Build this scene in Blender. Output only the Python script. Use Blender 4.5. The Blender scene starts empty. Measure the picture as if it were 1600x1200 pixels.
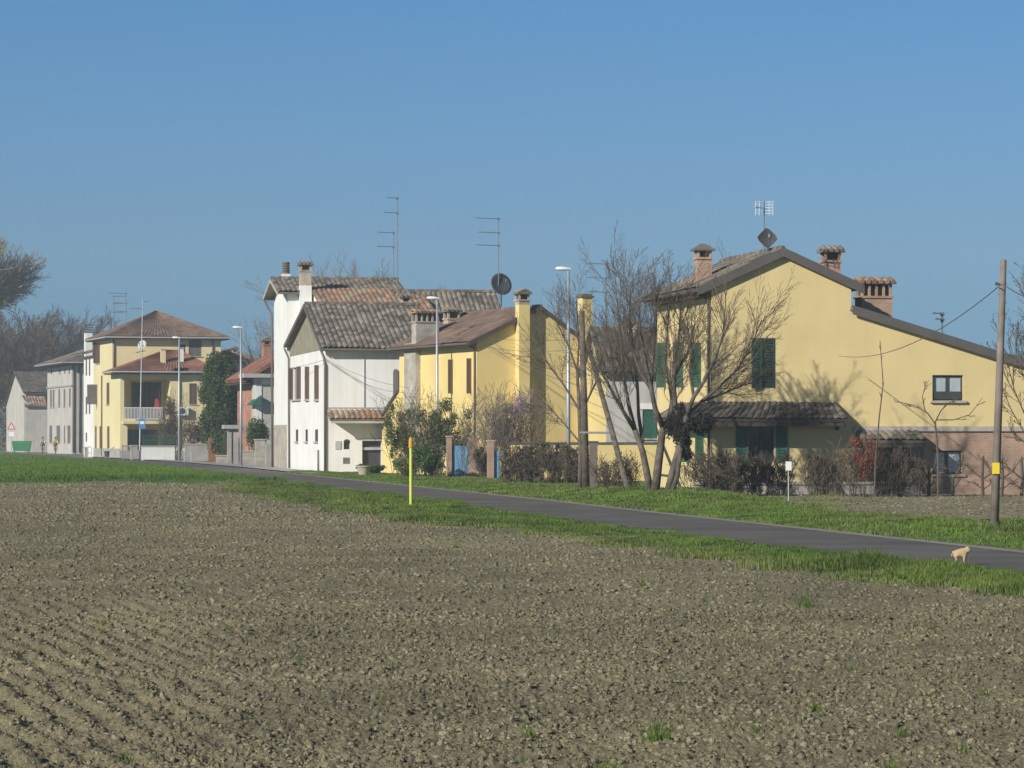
import bpy, math, random
import numpy as np
from mathutils import Vector, Matrix
R = math.radians
random.seed(7)
SC = bpy.context.scene
COL = SC.collection
# ------------------------------------------------------------------ camera
F = 5000.0      # focal length in pixels of the 1600 px wide photograph
H = 2.1         # eye height
HY = 680.0      # horizon row
cam = bpy.data.objects.new('camera', bpy.data.cameras.new('camera'))
COL.objects.link(cam)
cam.location = (0, 0, H); cam.rotation_euler = (R(90), 0, 0)
cam.data.sensor_width = 36; cam.data.lens = 36 * F / 1600
cam.data.shift_y = (HY - 600) / 1600
cam.data.clip_start = 0.5; cam.data.clip_end = 6000
SC.camera = cam
# ------------------------------------------------------------------ light
SUN_AZ = 43.5   # the light travels this many degrees to the right of the view axis
SUN_EL = 25.0
tr = Vector((math.sin(R(SUN_AZ)) * math.cos(R(SUN_EL)), math.cos(R(SUN_AZ)) * math.cos(R(SUN_EL)), -math.sin(R(SUN_EL))))
sl = bpy.data.lights.new('sun', 'SUN'); sl.energy = 4.4; sl.angle = R(0.55); sl.color = (1.0, 0.95, 0.86)
sun = bpy.data.objects.new('sun', sl); COL.objects.link(sun)
sun.rotation_euler = tr.to_track_quat('-Z', 'Y').to_euler()
W = bpy.data.worlds.new('World'); SC.world = W; W.use_nodes = True
nt = W.node_tree; nt.nodes.clear()
def wn(t, **k):
    n = nt.nodes.new(t)
    for a, b in k.items(): setattr(n, a, b)
    return n
wo = wn('ShaderNodeOutputWorld'); bg = wn('ShaderNodeBackground'); sky = wn('ShaderNodeTexSky')
sky.sky_type = 'NISHITA'; sky.sun_disc = False; sky.sun_elevation = R(SUN_EL)
sky.sun_rotation = R(180 + SUN_AZ); sky.air_density = 1.0; sky.dust_density = 0.1; sky.ozone_density = 3.0; sky.altitude = 100
tcw = wn('ShaderNodeTexCoord'); sp = wn('ShaderNodeSeparateXYZ'); cb = wn('ShaderNodeCombineXYZ')
mz = wn('ShaderNodeMapRange'); mz.inputs[1].default_value = 0.0; mz.inputs[2].default_value = 0.3; mz.inputs[3].default_value = 0.34; mz.inputs[4].default_value = 0.55
mz.clamp = False
nt.links.new(tcw.outputs['Generated'], sp.inputs[0])
nt.links.new(sp.outputs[0], cb.inputs[0]); nt.links.new(sp.outputs[1], cb.inputs[1])
nt.links.new(sp.outputs[2], mz.inputs[0]); nt.links.new(mz.outputs[0], cb.inputs[2])
nt.links.new(cb.outputs[0], sky.inputs[0])
# sky colours tinted: greyer low down, dimmed overhead to cut the fill light
rp = wn('ShaderNodeValToRGB'); e = rp.color_ramp.elements
SKYR = [(0.0, (0.55, 0.68, 0.54, 1)), (0.02, (0.61, 0.74, 0.60, 1)), (0.055, (0.74, 0.86, 0.73, 1)), (0.09, (0.66, 0.88, 0.84, 1)), (0.14, (0.48, 0.82, 0.90, 1)), (0.24, (0.28, 0.42, 0.50, 1)), (0.5, (0.20, 0.26, 0.31, 1))]
e[0].position, e[0].color = SKYR[0]; e[1].position, e[1].color = SKYR[-1]
for p_, c_ in SKYR[1:-1]:
    q = e.new(p_); q.color = c_
nt.links.new(sp.outputs[2], rp.inputs[0])
mu = wn('ShaderNodeMix', data_type='RGBA', blend_type='MULTIPLY'); mu.inputs[0].default_value = 1
nt.links.new(sky.outputs[0], mu.inputs[6]); nt.links.new(rp.outputs[0], mu.inputs[7])
nt.links.new(mu.outputs[2], bg.inputs[0]); bg.inputs[1].default_value = 0.15
nt.links.new(bg.outputs[0], wo.inputs[0])
SC.view_settings.view_transform = 'Standard'; SC.view_settings.look = 'None'
SC.view_settings.gamma = 1; SC.view_settings.use_curve_mapping = False
SC.view_settings.exposure = 0.27
SC.cycles.max_bounces = 5; SC.cycles.volume_bounces = 0
SC.cycles.use_denoising = True

# ------------------------------------------------------------------ materials
def newmat(name):
    m = bpy.data.materials.new(name); m.use_nodes = True
    return m, m.node_tree, m.node_tree.nodes['Principled BSDF']
def N(t, typ, **k):
    n = t.nodes.new(typ)
    for a, b in k.items(): setattr(n, a, b)
    return n
def ramp(t, cols):
    n = N(t, 'ShaderNodeValToRGB'); e = n.color_ramp.elements
    k = len(cols) - 1
    e[0].color = (*cols[0], 1); e[1].color = (*cols[-1], 1)
    for i in range(1, k):
        q = e.new(i / k); q.color = (*cols[i], 1)
    return n
def mat(name, col, rough=0.85, var=0.12, scale=1.5, metal=0.0, bump=0.0, bscale=20, streak=0.0, col2=None):
    m, t, b = newmat(name)
    tc = N(t, 'ShaderNodeTexCoord')
    no = N(t, 'ShaderNodeTexNoise'); no.inputs['Scale'].default_value = scale; no.inputs['Detail'].default_value = 6
    t.links.new(tc.outputs['Object'], no.inputs['Vector'])
    lo = tuple(c * (1 - var) for c in col); hi = tuple(min(1, c * (1 + var)) for c in col)
    if col2: lo = col2
    rp = ramp(t, [lo, hi]); rp.color_ramp.elements[0].position = 0.32; rp.color_ramp.elements[1].position = 0.66
    t.links.new(no.outputs['Fac'], rp.inputs[0])
    out = rp.outputs[0]
    if streak:
        mp = N(t, 'ShaderNodeMapping'); mp.inputs['Scale'].default_value = (2.2, 2.2, 0.16)
        n2 = N(t, 'ShaderNodeTexNoise'); n2.inputs['Scale'].default_value = 1.6; n2.inputs['Detail'].default_value = 8
        t.links.new(tc.outputs['Object'], mp.inputs[0]); t.links.new(mp.outputs[0], n2.inputs['Vector'])
        r2 = ramp(t, [(1 - streak, 1 - streak, 1 - streak), (1, 1, 1)]); r2.color_ramp.elements[0].position = 0.3; r2.color_ramp.elements[1].position = 0.6
        t.links.new(n2.outputs['Fac'], r2.inputs[0])
        mx = N(t, 'ShaderNodeMix', data_type='RGBA', blend_type='MULTIPLY'); mx.inputs[0].default_value = 1
        t.links.new(out, mx.inputs[6]); t.links.new(r2.outputs[0], mx.inputs[7]); out = mx.outputs[2]
    t.links.new(out, b.inputs['Base Color'])
    b.inputs['Roughness'].default_value = rough; b.inputs['Metallic'].default_value = metal
    if bump:
        n3 = N(t, 'ShaderNodeTexNoise'); n3.inputs['Scale'].default_value = bscale; n3.inputs['Detail'].default_value = 4
        t.links.new(tc.outputs['Object'], n3.inputs['Vector'])
        bp = N(t, 'ShaderNodeBump'); bp.inputs['Strength'].default_value = bump; bp.inputs['Distance'].default_value = 0.03
        t.links.new(n3.outputs['Fac'], bp.inputs['Height']); t.links.new(bp.outputs[0], b.inputs['Normal'])
    return m
def mat_tile(name, cols, rough=0.9):
    m, t, b = newmat(name)
    uv = N(t, 'ShaderNodeUVMap'); uv.uv_map = 'UVMap'
    fl = N(t, 'ShaderNodeVectorMath', operation='FLOOR'); t.links.new(uv.outputs[0], fl.inputs[0])
    w = N(t, 'ShaderNodeTexWhiteNoise', noise_dimensions='2D'); t.links.new(fl.outputs[0], w.inputs[0])
    rp = ramp(t, cols); t.links.new(w.outputs[0], rp.inputs[0])
    tc = N(t, 'ShaderNodeTexCoord'); no = N(t, 'ShaderNodeTexNoise'); no.inputs['Scale'].default_value = 0.9; no.inputs['Detail'].default_value = 7
    t.links.new(tc.outputs['Object'], no.inputs['Vector'])
    r2 = ramp(t, [(0.62, 0.62, 0.62), (1.15, 1.12, 1.05)]); r2.color_ramp.elements[0].position = 0.35; r2.color_ramp.elements[1].position = 0.65
    t.links.new(no.outputs['Fac'], r2.inputs[0])
    mx = N(t, 'ShaderNodeMix', data_type='RGBA', blend_type='MULTIPLY'); mx.inputs[0].default_value = 1
    t.links.new(rp.outputs[0], mx.inputs[6]); t.links.new(r2.outputs[0], mx.inputs[7])
    t.links.new(mx.outputs[2], b.inputs['Base Color']); b.inputs['Roughness'].default_value = rough
    return m
def mat_brick(name, c1, c2, mortar, bw=0.27, bh=0.075):
    m, t, b = newmat(name)
    tc = N(t, 'ShaderNodeTexCoord'); s = N(t, 'ShaderNodeSeparateXYZ'); a = N(t, 'ShaderNodeMath', operation='ADD'); c = N(t, 'ShaderNodeCombineXYZ')
    t.links.new(tc.outputs['Object'], s.inputs[0]); t.links.new(s.outputs[0], a.inputs[0]); t.links.new(s.outputs[1], a.inputs[1])
    t.links.new(a.outputs[0], c.inputs[0]); t.links.new(s.outputs[2], c.inputs[1])
    br = N(t, 'ShaderNodeTexBrick'); br.inputs['Scale'].default_value = 1.0
    br.inputs['Brick Width'].default_value = bw; br.inputs['Row Height'].default_value = bh; br.inputs['Mortar Size'].default_value = 0.012
    br.inputs['Color1'].default_value = (*c1, 1); br.inputs['Color2'].default_value = (*c2, 1); br.inputs['Mortar'].default_value = (*mortar, 1)
    t.links.new(c.outputs[0], br.inputs['Vector'])
    no = N(t, 'ShaderNodeTexNoise'); no.inputs['Scale'].default_value = 1.3; no.inputs['Detail'].default_value = 8
    t.links.new(tc.outputs['Object'], no.inputs['Vector'])
    r2 = ramp(t, [(0.75, 0.75, 0.75), (1.15, 1.12, 1.08)]); r2.color_ramp.elements[0].position = 0.35; r2.color_ramp.elements[1].position = 0.65
    t.links.new(no.outputs['Fac'], r2.inputs[0])
    mx = N(t, 'ShaderNodeMix', data_type='RGBA', blend_type='MULTIPLY'); mx.inputs[0].default_value = 1
    t.links.new(br.outputs[0], mx.inputs[6]); t.links.new(r2.outputs[0], mx.inputs[7])
    t.links.new(mx.outputs[2], b.inputs['Base Color']); b.inputs['Roughness'].default_value = 0.9
    return m
def mat_tint(name, cols, rough=0.7, trans=0.0, cn=0.0, cnscale=1.0, bump=0.0):
    """colour picked by the per-vertex attribute 'tint' (0..1): every blade, leaf or clod has its own"""
    m, t, b = newmat(name)
    at = N(t, 'ShaderNodeAttribute'); at.attribute_name = 'tint'
    rp = ramp(t, cols); t.links.new(at.outputs['Fac'], rp.inputs[0])
    out = rp.outputs[0]
    if cn:
        tc = N(t, 'ShaderNodeTexCoord'); no = N(t, 'ShaderNodeTexNoise'); no.inputs['Scale'].default_value = cnscale; no.inputs['Detail'].default_value = 6
        t.links.new(tc.outputs['Object'], no.inputs['Vector'])
        r2 = ramp(t, [(1 - cn, 1 - cn, 1 - cn), (1 + cn, 1 + cn, 1 + cn * .8)]); r2.color_ramp.elements[0].position = 0.35; r2.color_ramp.elements[1].position = 0.65
        t.links.new(no.outputs['Fac'], r2.inputs[0])
        mx = N(t, 'ShaderNodeMix', data_type='RGBA', blend_type='MULTIPLY'); mx.inputs[0].default_value = 1
        t.links.new(out, mx.inputs[6]); t.links.new(r2.outputs[0], mx.inputs[7]); out = mx.outputs[2]
    t.links.new(out, b.inputs['Base Color']); b.inputs['Roughness'].default_value = rough
    if bump:
        tc = N(t, 'ShaderNodeTexCoord'); nb = N(t, 'ShaderNodeTexNoise'); nb.inputs['Scale'].default_value = 42; nb.inputs['Detail'].default_value = 3; nb.inputs['Roughness'].default_value = .7
        t.links.new(tc.outputs['Object'], nb.inputs['Vector']); bp = N(t, 'ShaderNodeBump'); bp.inputs['Strength'].default_value = bump; bp.inputs['Distance'].default_value = 0.03
        t.links.new(nb.outputs['Fac'], bp.inputs['Height']); t.links.new(bp.outputs[0], b.inputs['Normal'])
    if trans:
        tl = N(t, 'ShaderNodeBsdfTranslucent'); t.links.new(out, tl.inputs[0])
        ms = N(t, 'ShaderNodeMixShader'); ms.inputs[0].default_value = trans
        o = [n for n in t.nodes if n.type == 'OUTPUT_MATERIAL'][0]
        t.links.new(b.outputs[0], ms.inputs[1]); t.links.new(tl.outputs[0], ms.inputs[2]); t.links.new(ms.outputs[0], o.inputs[0])
    return m
M = {}
M['yellow'] = mat('yellow_plaster', (0.70, 0.56, 0.272), 0.9, 0.06, 0.6, streak=0.03, bump=0.15, bscale=9)
M['yellow2'] = mat('deep_yellow_plaster', (0.74, 0.58, 0.24), 0.9, 0.07, 0.6, streak=0.05)
M['villa'] = mat('pale_yellow_plaster', (0.72, 0.62, 0.35), 0.9, 0.05, 0.4, streak=0.06)
M['white'] = mat('white_plaster', (0.80, 0.79, 0.75), 0.9, 0.05, 0.5, streak=0.09)
M['grey'] = mat('grey_plaster', (0.50, 0.48, 0.43), 0.95, 0.10, 0.8, streak=0.16, bump=0.3)
M['old'] = mat('old_grey_plaster', (0.49, 0.465, 0.42), 0.95, 0.12, 0.7, streak=0.12, bump=0.3)
M['beige'] = mat('beige_plaster', (0.46, 0.41, 0.32), 0.95, 0.14, 1.0)
M['bare'] = mat('bare_render', (0.27, 0.235, 0.175), 0.95, 0.2, 1.4, bump=0.4)
M['stone'] = mat_brick('stone_work', (0.36, 0.33, 0.28), (0.46, 0.42, 0.36), (0.40, 0.38, 0.34), 0.4, 0.2)
M['brick'] = mat_brick('red_brick', (0.38, 0.16, 0.105), (0.44, 0.20, 0.13), (0.36, 0.24, 0.18))
M['pinkbrick'] = mat_brick('pale_brick', (0.35, 0.215, 0.155), (0.41, 0.26, 0.185), (0.40, 0.31, 0.24))
M['oldbrick'] = mat_brick('old_brick', (0.40, 0.33, 0.26), (0.48, 0.39, 0.30), (0.46, 0.42, 0.36), 0.26, 0.12)
M['tile'] = mat_tile('grey_brown_tiles', [(0.085, 0.076, 0.066), (0.155, 0.135, 0.112), (0.24, 0.21, 0.175), (0.30, 0.26, 0.21), (0.125, 0.108, 0.094)])
M['tiledark'] = mat_tile('dark_tiles', [(0.06, 0.052, 0.046), (0.11, 0.095, 0.08), (0.20, 0.17, 0.14), (0.085, 0.075, 0.064)])
M['tilered'] = mat_tile('patched_red_tiles', [(0.20, 0.15, 0.11), (0.36, 0.19, 0.12), (0.42, 0.22, 0.13), (0.36, 0.30, 0.23), (0.18, 0.13, 0.10), (0.46, 0.38, 0.28)])
M['tilebrown'] = mat_tile('red_brown_tiles', [(0.15, 0.10, 0.08), (0.20, 0.135, 0.105), (0.24, 0.165, 0.13), (0.17, 0.115, 0.09)])
M['tileclay'] = mat_tile('clay_red_tiles', [(0.24, 0.105, 0.07), (0.30, 0.13, 0.085), (0.27, 0.12, 0.08), (0.21, 0.10, 0.07)])
M['soffit'] = mat('dark_wood_soffit', (0.07, 0.055, 0.045), 0.9, 0.2, 2)
M['fascia'] = mat('grey_metal_flashing', (0.10, 0.092, 0.085), 0.7, 0.12, 2)
M['gutter'] = mat('pale_gutter', (0.42, 0.42, 0.42), 0.6, 0.08, 2)
M['pipe'] = mat('dark_downpipe', (0.13, 0.11, 0.09), 0.6, 0.1, 2)
M['green'] = mat('green_shutter_paint', (0.035, 0.12, 0.082), 0.6, 0.14, 3)
M['greenshade'] = mat('shaded_green_shutter', (0.018, 0.045, 0.036), 0.6, 0.14, 3)  # darker copy of the shutter green, shade of the unlit leaf put into the colour
M['brown'] = mat('brown_shutter_paint', (0.13, 0.085, 0.065), 0.7, 0.12, 3)
M['greyshut'] = mat('grey_shutter_paint', (0.16, 0.15, 0.14), 0.7, 0.12, 3)
M['dframe'] = mat('dark_window_frame', (0.05, 0.05, 0.05), 0.6, 0.15, 3)
M['glass'] = mat('window_glass', (0.03, 0.035, 0.04), 0.12, 0.2, 1)
M['curtain'] = mat('pale_curtained_glass', (0.40, 0.47, 0.48), 0.25, 0.10, 3)
M['lace'] = mat('patterned_curtained_glass', (0.42, 0.46, 0.46), 0.25, 0.5, 14)
M['sill'] = mat('stone_sill', (0.42, 0.38, 0.33), 0.85, 0.1, 3)
M['steel'] = mat('galvanised_steel', (0.42, 0.44, 0.45), 0.45, 0.08, 2, metal=0.4)
M['lampwhite'] = mat('white_lantern_plastic', (0.75, 0.75, 0.73), 0.4, 0.03, 4)
M['aerial'] = mat('aerial_metal', (0.16, 0.17, 0.18), 0.5, 0.1, 4, metal=0.5)
M['alu'] = mat('bright_aluminium', (0.72, 0.74, 0.75), 0.4, 0.05, 4, metal=0.2)
M['dish'] = mat('dark_dish_mesh', (0.05, 0.055, 0.055), 0.6, 0.2, 6)
M['dishgrey'] = mat('shaded_grey_dish', (0.065, 0.06, 0.06), 0.6, 0.25, 2.5)  # grey darkened so the colour carries the shading of the turned-away reflector
M['pole'] = mat('weathered_wood_pole', (0.23, 0.19, 0.16), 0.9, 0.22, 3, streak=0.35)
M['bark'] = mat('grey_bark', (0.115, 0.095, 0.073), 0.95, 0.45, 4, bump=1.0)
M['twig'] = mat('twig_bark', (0.10, 0.08, 0.058), 0.95, 0.25, 4)
M['bark2'] = mat('brown_twig_bark', (0.085, 0.068, 0.05), 0.95, 0.25, 4)
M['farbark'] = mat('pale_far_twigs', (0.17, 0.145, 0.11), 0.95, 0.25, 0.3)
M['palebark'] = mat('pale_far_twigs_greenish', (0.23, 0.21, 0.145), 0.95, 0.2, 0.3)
M['darkivy'] = mat('dark_dead_creeper', (0.02, 0.018, 0.016), 0.95, 0.3, 4)
M['asphalt'] = mat('asphalt', (0.150, 0.141, 0.130), 1.0, 0.20, 0.35, bump=0.5, bscale=45)
M['asphalt'].node_tree.nodes['Principled BSDF'].inputs['Specular IOR Level'].default_value = 0.1
M['gravel'] = mat('pale_road_shoulder', (0.27, 0.25, 0.21), 0.95, 0.2, 1.5)
M['concrete'] = mat('concrete', (0.36, 0.34, 0.31), 0.9, 0.15, 1.2, streak=0.15)
M['yard'] = mat('yard_ground', (0.20, 0.185, 0.13), 0.95, 0.3, 0.2, col2=(0.09, 0.12, 0.045))
M['yardpale'] = mat('yard_paving', (0.30, 0.28, 0.25), 0.95, 0.15, 0.6)
M['blue'] = mat('blue_door_paint', (0.15, 0.33, 0.52), 0.5, 0.10, 2, streak=0.12)
M['yellowp'] = mat('marker_yellow_paint', (0.62, 0.66, 0.08), 0.4, 0.06, 4)
M['orange'] = mat('orange_cap_plastic', (0.62, 0.33, 0.03), 0.4, 0.1, 8)
M['signyel'] = mat('yellow_plate', (0.80, 0.60, 0.04), 0.4, 0.05, 6)
M['bin'] = mat('green_bin_plastic', (0.03, 0.20, 0.075), 0.5, 0.1, 3)
M['black'] = mat('black_rubber', (0.02, 0.02, 0.02), 0.7, 0.1, 3)
M['terra'] = mat('pale_terracotta', (0.42, 0.36, 0.27), 0.9, 0.12, 3)
M['rust'] = mat('rusted_steel', (0.24, 0.12, 0.06), 0.9, 0.25, 2)
M['redcloth'] = mat('red_cloth', (0.40, 0.05, 0.05), 0.9, 0.15, 4)
M['signblue'] = mat('blue_sign_face', (0.06, 0.20, 0.42), 0.4, 0.05, 5)
M['signred'] = mat('red_sign_edge', (0.55, 0.04, 0.04), 0.4, 0.05, 5)
M['skin'] = mat('skin', (0.50, 0.32, 0.24), 0.6, 0.05, 5)
M['navy'] = mat('navy_clothing', (0.03, 0.04, 0.07), 0.8, 0.1, 4)
M['jersey'] = mat('yellow_jersey', (0.66, 0.68, 0.06), 0.7, 0.08, 4)
M['palejersey'] = mat('pale_jersey', (0.5, 0.52, 0.55), 0.7, 0.08, 4)
M['fur'] = mat('tan_fur', (0.40, 0.27, 0.13), 0.95, 0.2, 9, bump=0.6, bscale=60, col2=(0.46, 0.36, 0.22))
M['leafdark'] = mat_tint('conifer_leaf', [(0.016, 0.036, 0.010), (0.040, 0.080, 0.018), (0.095, 0.15, 0.032)], 0.7, 0.15)
M['leaf'] = mat_tint('shrub_leaf', [(0.045, 0.075, 0.018), (0.10, 0.145, 0.035), (0.19, 0.21, 0.07), (0.24, 0.20, 0.10)], 0.6, 0.2)
M['leaflaurel'] = mat_tint('laurel_leaf', [(0.03, 0.075, 0.014), (0.06, 0.135, 0.022), (0.10, 0.19, 0.035)], 0.5, 0.2)
M['leafbrown'] = mat_tint('dry_hedge_leaf', [(0.042, 0.036, 0.024), (0.085, 0.070, 0.044), (0.14, 0.11, 0.072), (0.08, 0.09, 0.04)], 0.8, 0.1)
M['twigleaf'] = mat_tint('grey_brown_bud', [(0.12, 0.10, 0.08), (0.19, 0.16, 0.13), (0.26, 0.21, 0.19)], 0.8, 0.1)
M['leafred'] = mat_tint('red_leaf', [(0.17, 0.035, 0.022), (0.31, 0.065, 0.038), (0.40, 0.14, 0.08)], 0.6, 0.3)
M['pink'] = mat_tint('pink_blossom', [(0.42, 0.30, 0.34), (0.52, 0.38, 0.44), (0.36, 0.24, 0.24)], 0.8, 0.3)
M['forsy'] = mat_tint('yellow_blossom', [(0.42, 0.34, 0.10), (0.56, 0.46, 0.16)], 0.8, 0.3)
M['grass'] = mat_tint('verge_grass', [(0.048, 0.090, 0.010), (0.080, 0.155, 0.013), (0.12, 0.205, 0.018), (0.23, 0.20, 0.09)], 0.6, 0.3, 0.38, 0.7)
M['crop'] = mat_tint('young_crop_grass', [(0.058, 0.120, 0.008), (0.088, 0.175, 0.010), (0.128, 0.225, 0.014)], 0.6, 0.3)
M['grassbase'] = mat('grass_ground', (0.075, 0.125, 0.022), 0.95, 0.3, 0.9, col2=(0.125, 0.11, 0.06))
M['cropbase'] = mat('crop_ground', (0.060, 0.15, 0.018), 0.95, 0.15, 0.15)
M['soil'] = mat_tint('ploughed_soil', [(0.150, 0.130, 0.072), (0.195, 0.170, 0.098), (0.235, 0.205, 0.121), (0.28, 0.246, 0.15)], 0.95, 0, 0.16, 0.35, 0.9)
M['clod'] = mat_tint('soil_clod', [(0.140, 0.121, 0.068), (0.195, 0.170, 0.098), (0.235, 0.205, 0.121), (0.258, 0.226, 0.138), (0.31, 0.275, 0.18)], 0.95, 0, 0.16, 0.35, 1.0)

# ------------------------------------------------------------------ mesh helpers
class MB:
    def __init__(s): s.v = []; s.f = []; s.uv = None; s.t = None
    def add(s, vs, fs, uv=None):
        o = len(s.v); s.v.extend(vs); s.f.extend([tuple(i + o for i in f) for f in fs])
        if uv is not None:
            if s.uv is None: s.uv = [(0, 0)] * o
            s.uv.extend(uv)
        elif s.uv is not None: s.uv.extend([(0, 0)] * len(vs))
    def box(s, x0, x1, y0, y1, z0, z1):
        if x1 < x0: x0, x1 = x1, x0
        if y1 < y0: y0, y1 = y1, y0
        s.add([(x0, y0, z0), (x1, y0, z0), (x1, y1, z0), (x0, y1, z0), (x0, y0, z1), (x1, y0, z1), (x1, y1, z1), (x0, y1, z1)],
              [(0, 3, 2, 1), (4, 5, 6, 7), (0, 1, 5, 4), (1, 2, 6, 5), (2, 3, 7, 6), (3, 0, 4, 7)])
        return s
    def prism(s, poly, ext):
        """poly: 3D points, ext: extrusion vector"""
        n = len(poly); ex = Vector(ext)
        a = [tuple(p) for p in poly]; b = [tuple(Vector(p) + ex) for p in poly]
        s.add(a + b, [tuple(range(n)), tuple(range(2 * n - 1, n - 1, -1))] + [(i, i + n, (i + 1) % n + n, (i + 1) % n) for i in range(n)])
        return s
    def tube(s, pts, rad, n=6, cap=True):
        pts = [Vector(p) for p in pts]
        if not isinstance(rad, (list, tuple)): rad = [rad] * len(pts)
        o = len(s.v); vs = []; fs = []; prev = None
        for i, p in enumerate(pts):
            d = (pts[min(i + 1, len(pts) - 1)] - pts[max(i - 1, 0)])
            if d.length < 1e-9: d = Vector((0, 0, 1))
            d.normalize()
            if prev is None:
                a = d.orthogonal().normalized()
            else:
                a = prev - d * prev.dot(d)
                a = a.normalized() if a.length > 1e-6 else d.orthogonal().normalized()
            prev = a; b = d.cross(a); r = rad[i]
            for k in range(n):
                th = 2 * math.pi * k / n
                vs.append(tuple(p + a * (r * math.cos(th)) + b * (r * math.sin(th))))
        for i in range(len(pts) - 1):
            for k in range(n):
                k2 = (k + 1) % n
                fs.append((i * n + k, i * n + k2, (i + 1) * n + k2, (i + 1) * n + k))
        if cap and n > 3:
            fs.append(tuple(range(n - 1, -1, -1))); m = (len(pts) - 1) * n; fs.append(tuple(range(m, m + n)))
        s.add(vs, fs); return s
    def lathe(s, c, prof, n=16, ax='z'):
        vs = []; fs = []
        for (r, z) in prof:
            for k in range(n):
                th = 2 * math.pi * k / n
                q = (r * math.cos(th), r * math.sin(th), z)
                if ax == 'y': q = (q[0], q[2], q[1])
                vs.append((c[0] + q[0], c[1] + q[1], c[2] + q[2]))
        for i in range(len(prof) - 1):
            for k in range(n):
                k2 = (k + 1) % n; fs.append((i * n + k, i * n + k2, (i + 1) * n + k2, (i + 1) * n + k))
        fs.append(tuple(range(n))); fs.append(tuple(range((len(prof) - 1) * n, len(prof) * n)))
        s.add(vs, fs); return s
    def build(s, name, m, parent=None, smooth=False, world=False, tint=None):
        me = bpy.data.meshes.new(name)
        vs = s.v
        if world and parent is not None:
            l = parent.location; vs = [(a - l.x, b - l.y, c - l.z) for a, b, c in vs]
        me.from_pydata(vs, [], s.f)
        if s.uv is not None:
            uvl = me.uv_layers.new(name='UVMap')
            li = np.empty(len(me.loops), dtype=np.int32); me.loops.foreach_get('vertex_index', li)
            u = np.array(s.uv, dtype=np.float32)[li]; uvl.data.foreach_set('uv', u.ravel())
        if tint is not None:
            at = me.attributes.new('tint', 'FLOAT', 'POINT'); at.data.foreach_set('value', np.asarray(tint, dtype=np.float32))
        me.materials.append(M[m])
        if smooth: me.polygons.foreach_set('use_smooth', [True] * len(me.polygons))
        me.update()
        o = bpy.data.objects.new(name, me); COL.objects.link(o)
        if parent is not None: o.parent = parent
        return o
def np_mesh(name, V, faces, m, tint=None, parent=None, smooth=False, k=None):
    """V (n,3), faces (m,k) arrays"""
    me = bpy.data.meshes.new(name); n = len(V); q, k = faces.shape
    me.vertices.add(n); me.vertices.foreach_set('co', V.astype(np.float32).ravel())
    me.loops.add(q * k); me.loops.foreach_set('vertex_index', faces.astype(np.int32).ravel())
    me.polygons.add(q); me.polygons.foreach_set('loop_start', np.arange(0, q * k, k, dtype=np.int32))
    me.update(calc_edges=True)
    if smooth: me.polygons.foreach_set('use_smooth', np.ones(q, dtype=bool))
    if tint is not None:
        at = me.attributes.new('tint', 'FLOAT', 'POINT'); at.data.foreach_set('value', tint.astype(np.float32))
    me.materials.append(M[m])
    o = bpy.data.objects.new(name, me); COL.objects.link(o)
    if parent is not None: o.parent = parent
    return o
def tag(o, label, cat, group=None):
    o['label'] = label; o['category'] = cat
    if group: o['group'] = group
    return o
def thing(name, label, cat, loc=(0, 0, 0), rz=0.0, group=None):
    o = bpy.data.objects.new(name, None); COL.objects.link(o)
    o.location = loc; o.rotation_euler = (0, 0, rz); o.empty_display_size = 0.3
    return tag(o, label, cat, group)
def dup(o, parent=None):
    c = o.copy(); COL.objects.link(c)
    if parent is not None: c.parent = parent
    for ch in list(o.children): dup(ch, c)
    return c
def kind(o, k): o['kind'] = k; return o
def P(px, py, d):   # the point seen at a pixel of the photograph, d metres out
    return Vector(((px - 800) / F * d, d, H + (HY - py) / F * d))
def G(px, d, z=0.0): return Vector(((px - 800) / F * d, d, z))

# ------------------------------------------------------------------ a house frame
class Fr:
    """corner on the ground, local x = right along the front, local y = into depth"""
    def __init__(s, px, d, slope, z0=0.0):
        s.O = Vector(((px - 800) / F * d, d, z0)); l = math.hypot(slope, 1)
        s.u = (slope / l, 1 / l); s.v = (1 / l, -slope / l); s.rz = math.atan2(-slope, 1)
    def front(s, px, py, b=0.0):
        k = (px - 800) / F
        t = (b + s.O.x * s.u[0] + s.O.y * s.u[1]) / (k * s.u[0] + s.u[1])
        return ((k * t - s.O.x) * s.v[0] + (t - s.O.y) * s.v[1], H + (HY - py) / F * t - s.O.z)
    def side(s, px, py, a=0.0):
        k = (px - 800) / F
        t = (a + s.O.x * s.v[0] + s.O.y * s.v[1]) / (k * s.v[0] + s.v[1])
        return ((k * t - s.O.x) * s.u[0] + (t - s.O.y) * s.u[1], H + (HY - py) / F * t - s.O.z)
    def rF(s, x0, y0, x1, y1, b=0.0):
        a0, z1 = s.front(x0, y0, b); a1, z0 = s.front(x1, y1, b)
        return (a0, a1, z0, z1)
    def rL(s, x0, y0, x1, y1, a=0.0):    # x0 < x1 in pixels; x1 is the nearer edge
        b1, _ = s.side(x0, y0, a); b0, _ = s.side(x1, y1, a); m = (x0 + x1) / 2
        return (b0, b1, s.side(m, y1, a)[1], s.side(m, y0, a)[1])
def fbox(mb, face, plane, s0, s1, z0, z1, o0, o1):
    """box on a wall: o = how far it stands out from the wall plane (negative: set back)"""
    if face == 'F': mb.box(s0, s1, plane - o1, plane - o0, z0, z1)
    else: mb.box(plane - o1, plane - o0, s0, s1, z0, z1)
    return mb
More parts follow.
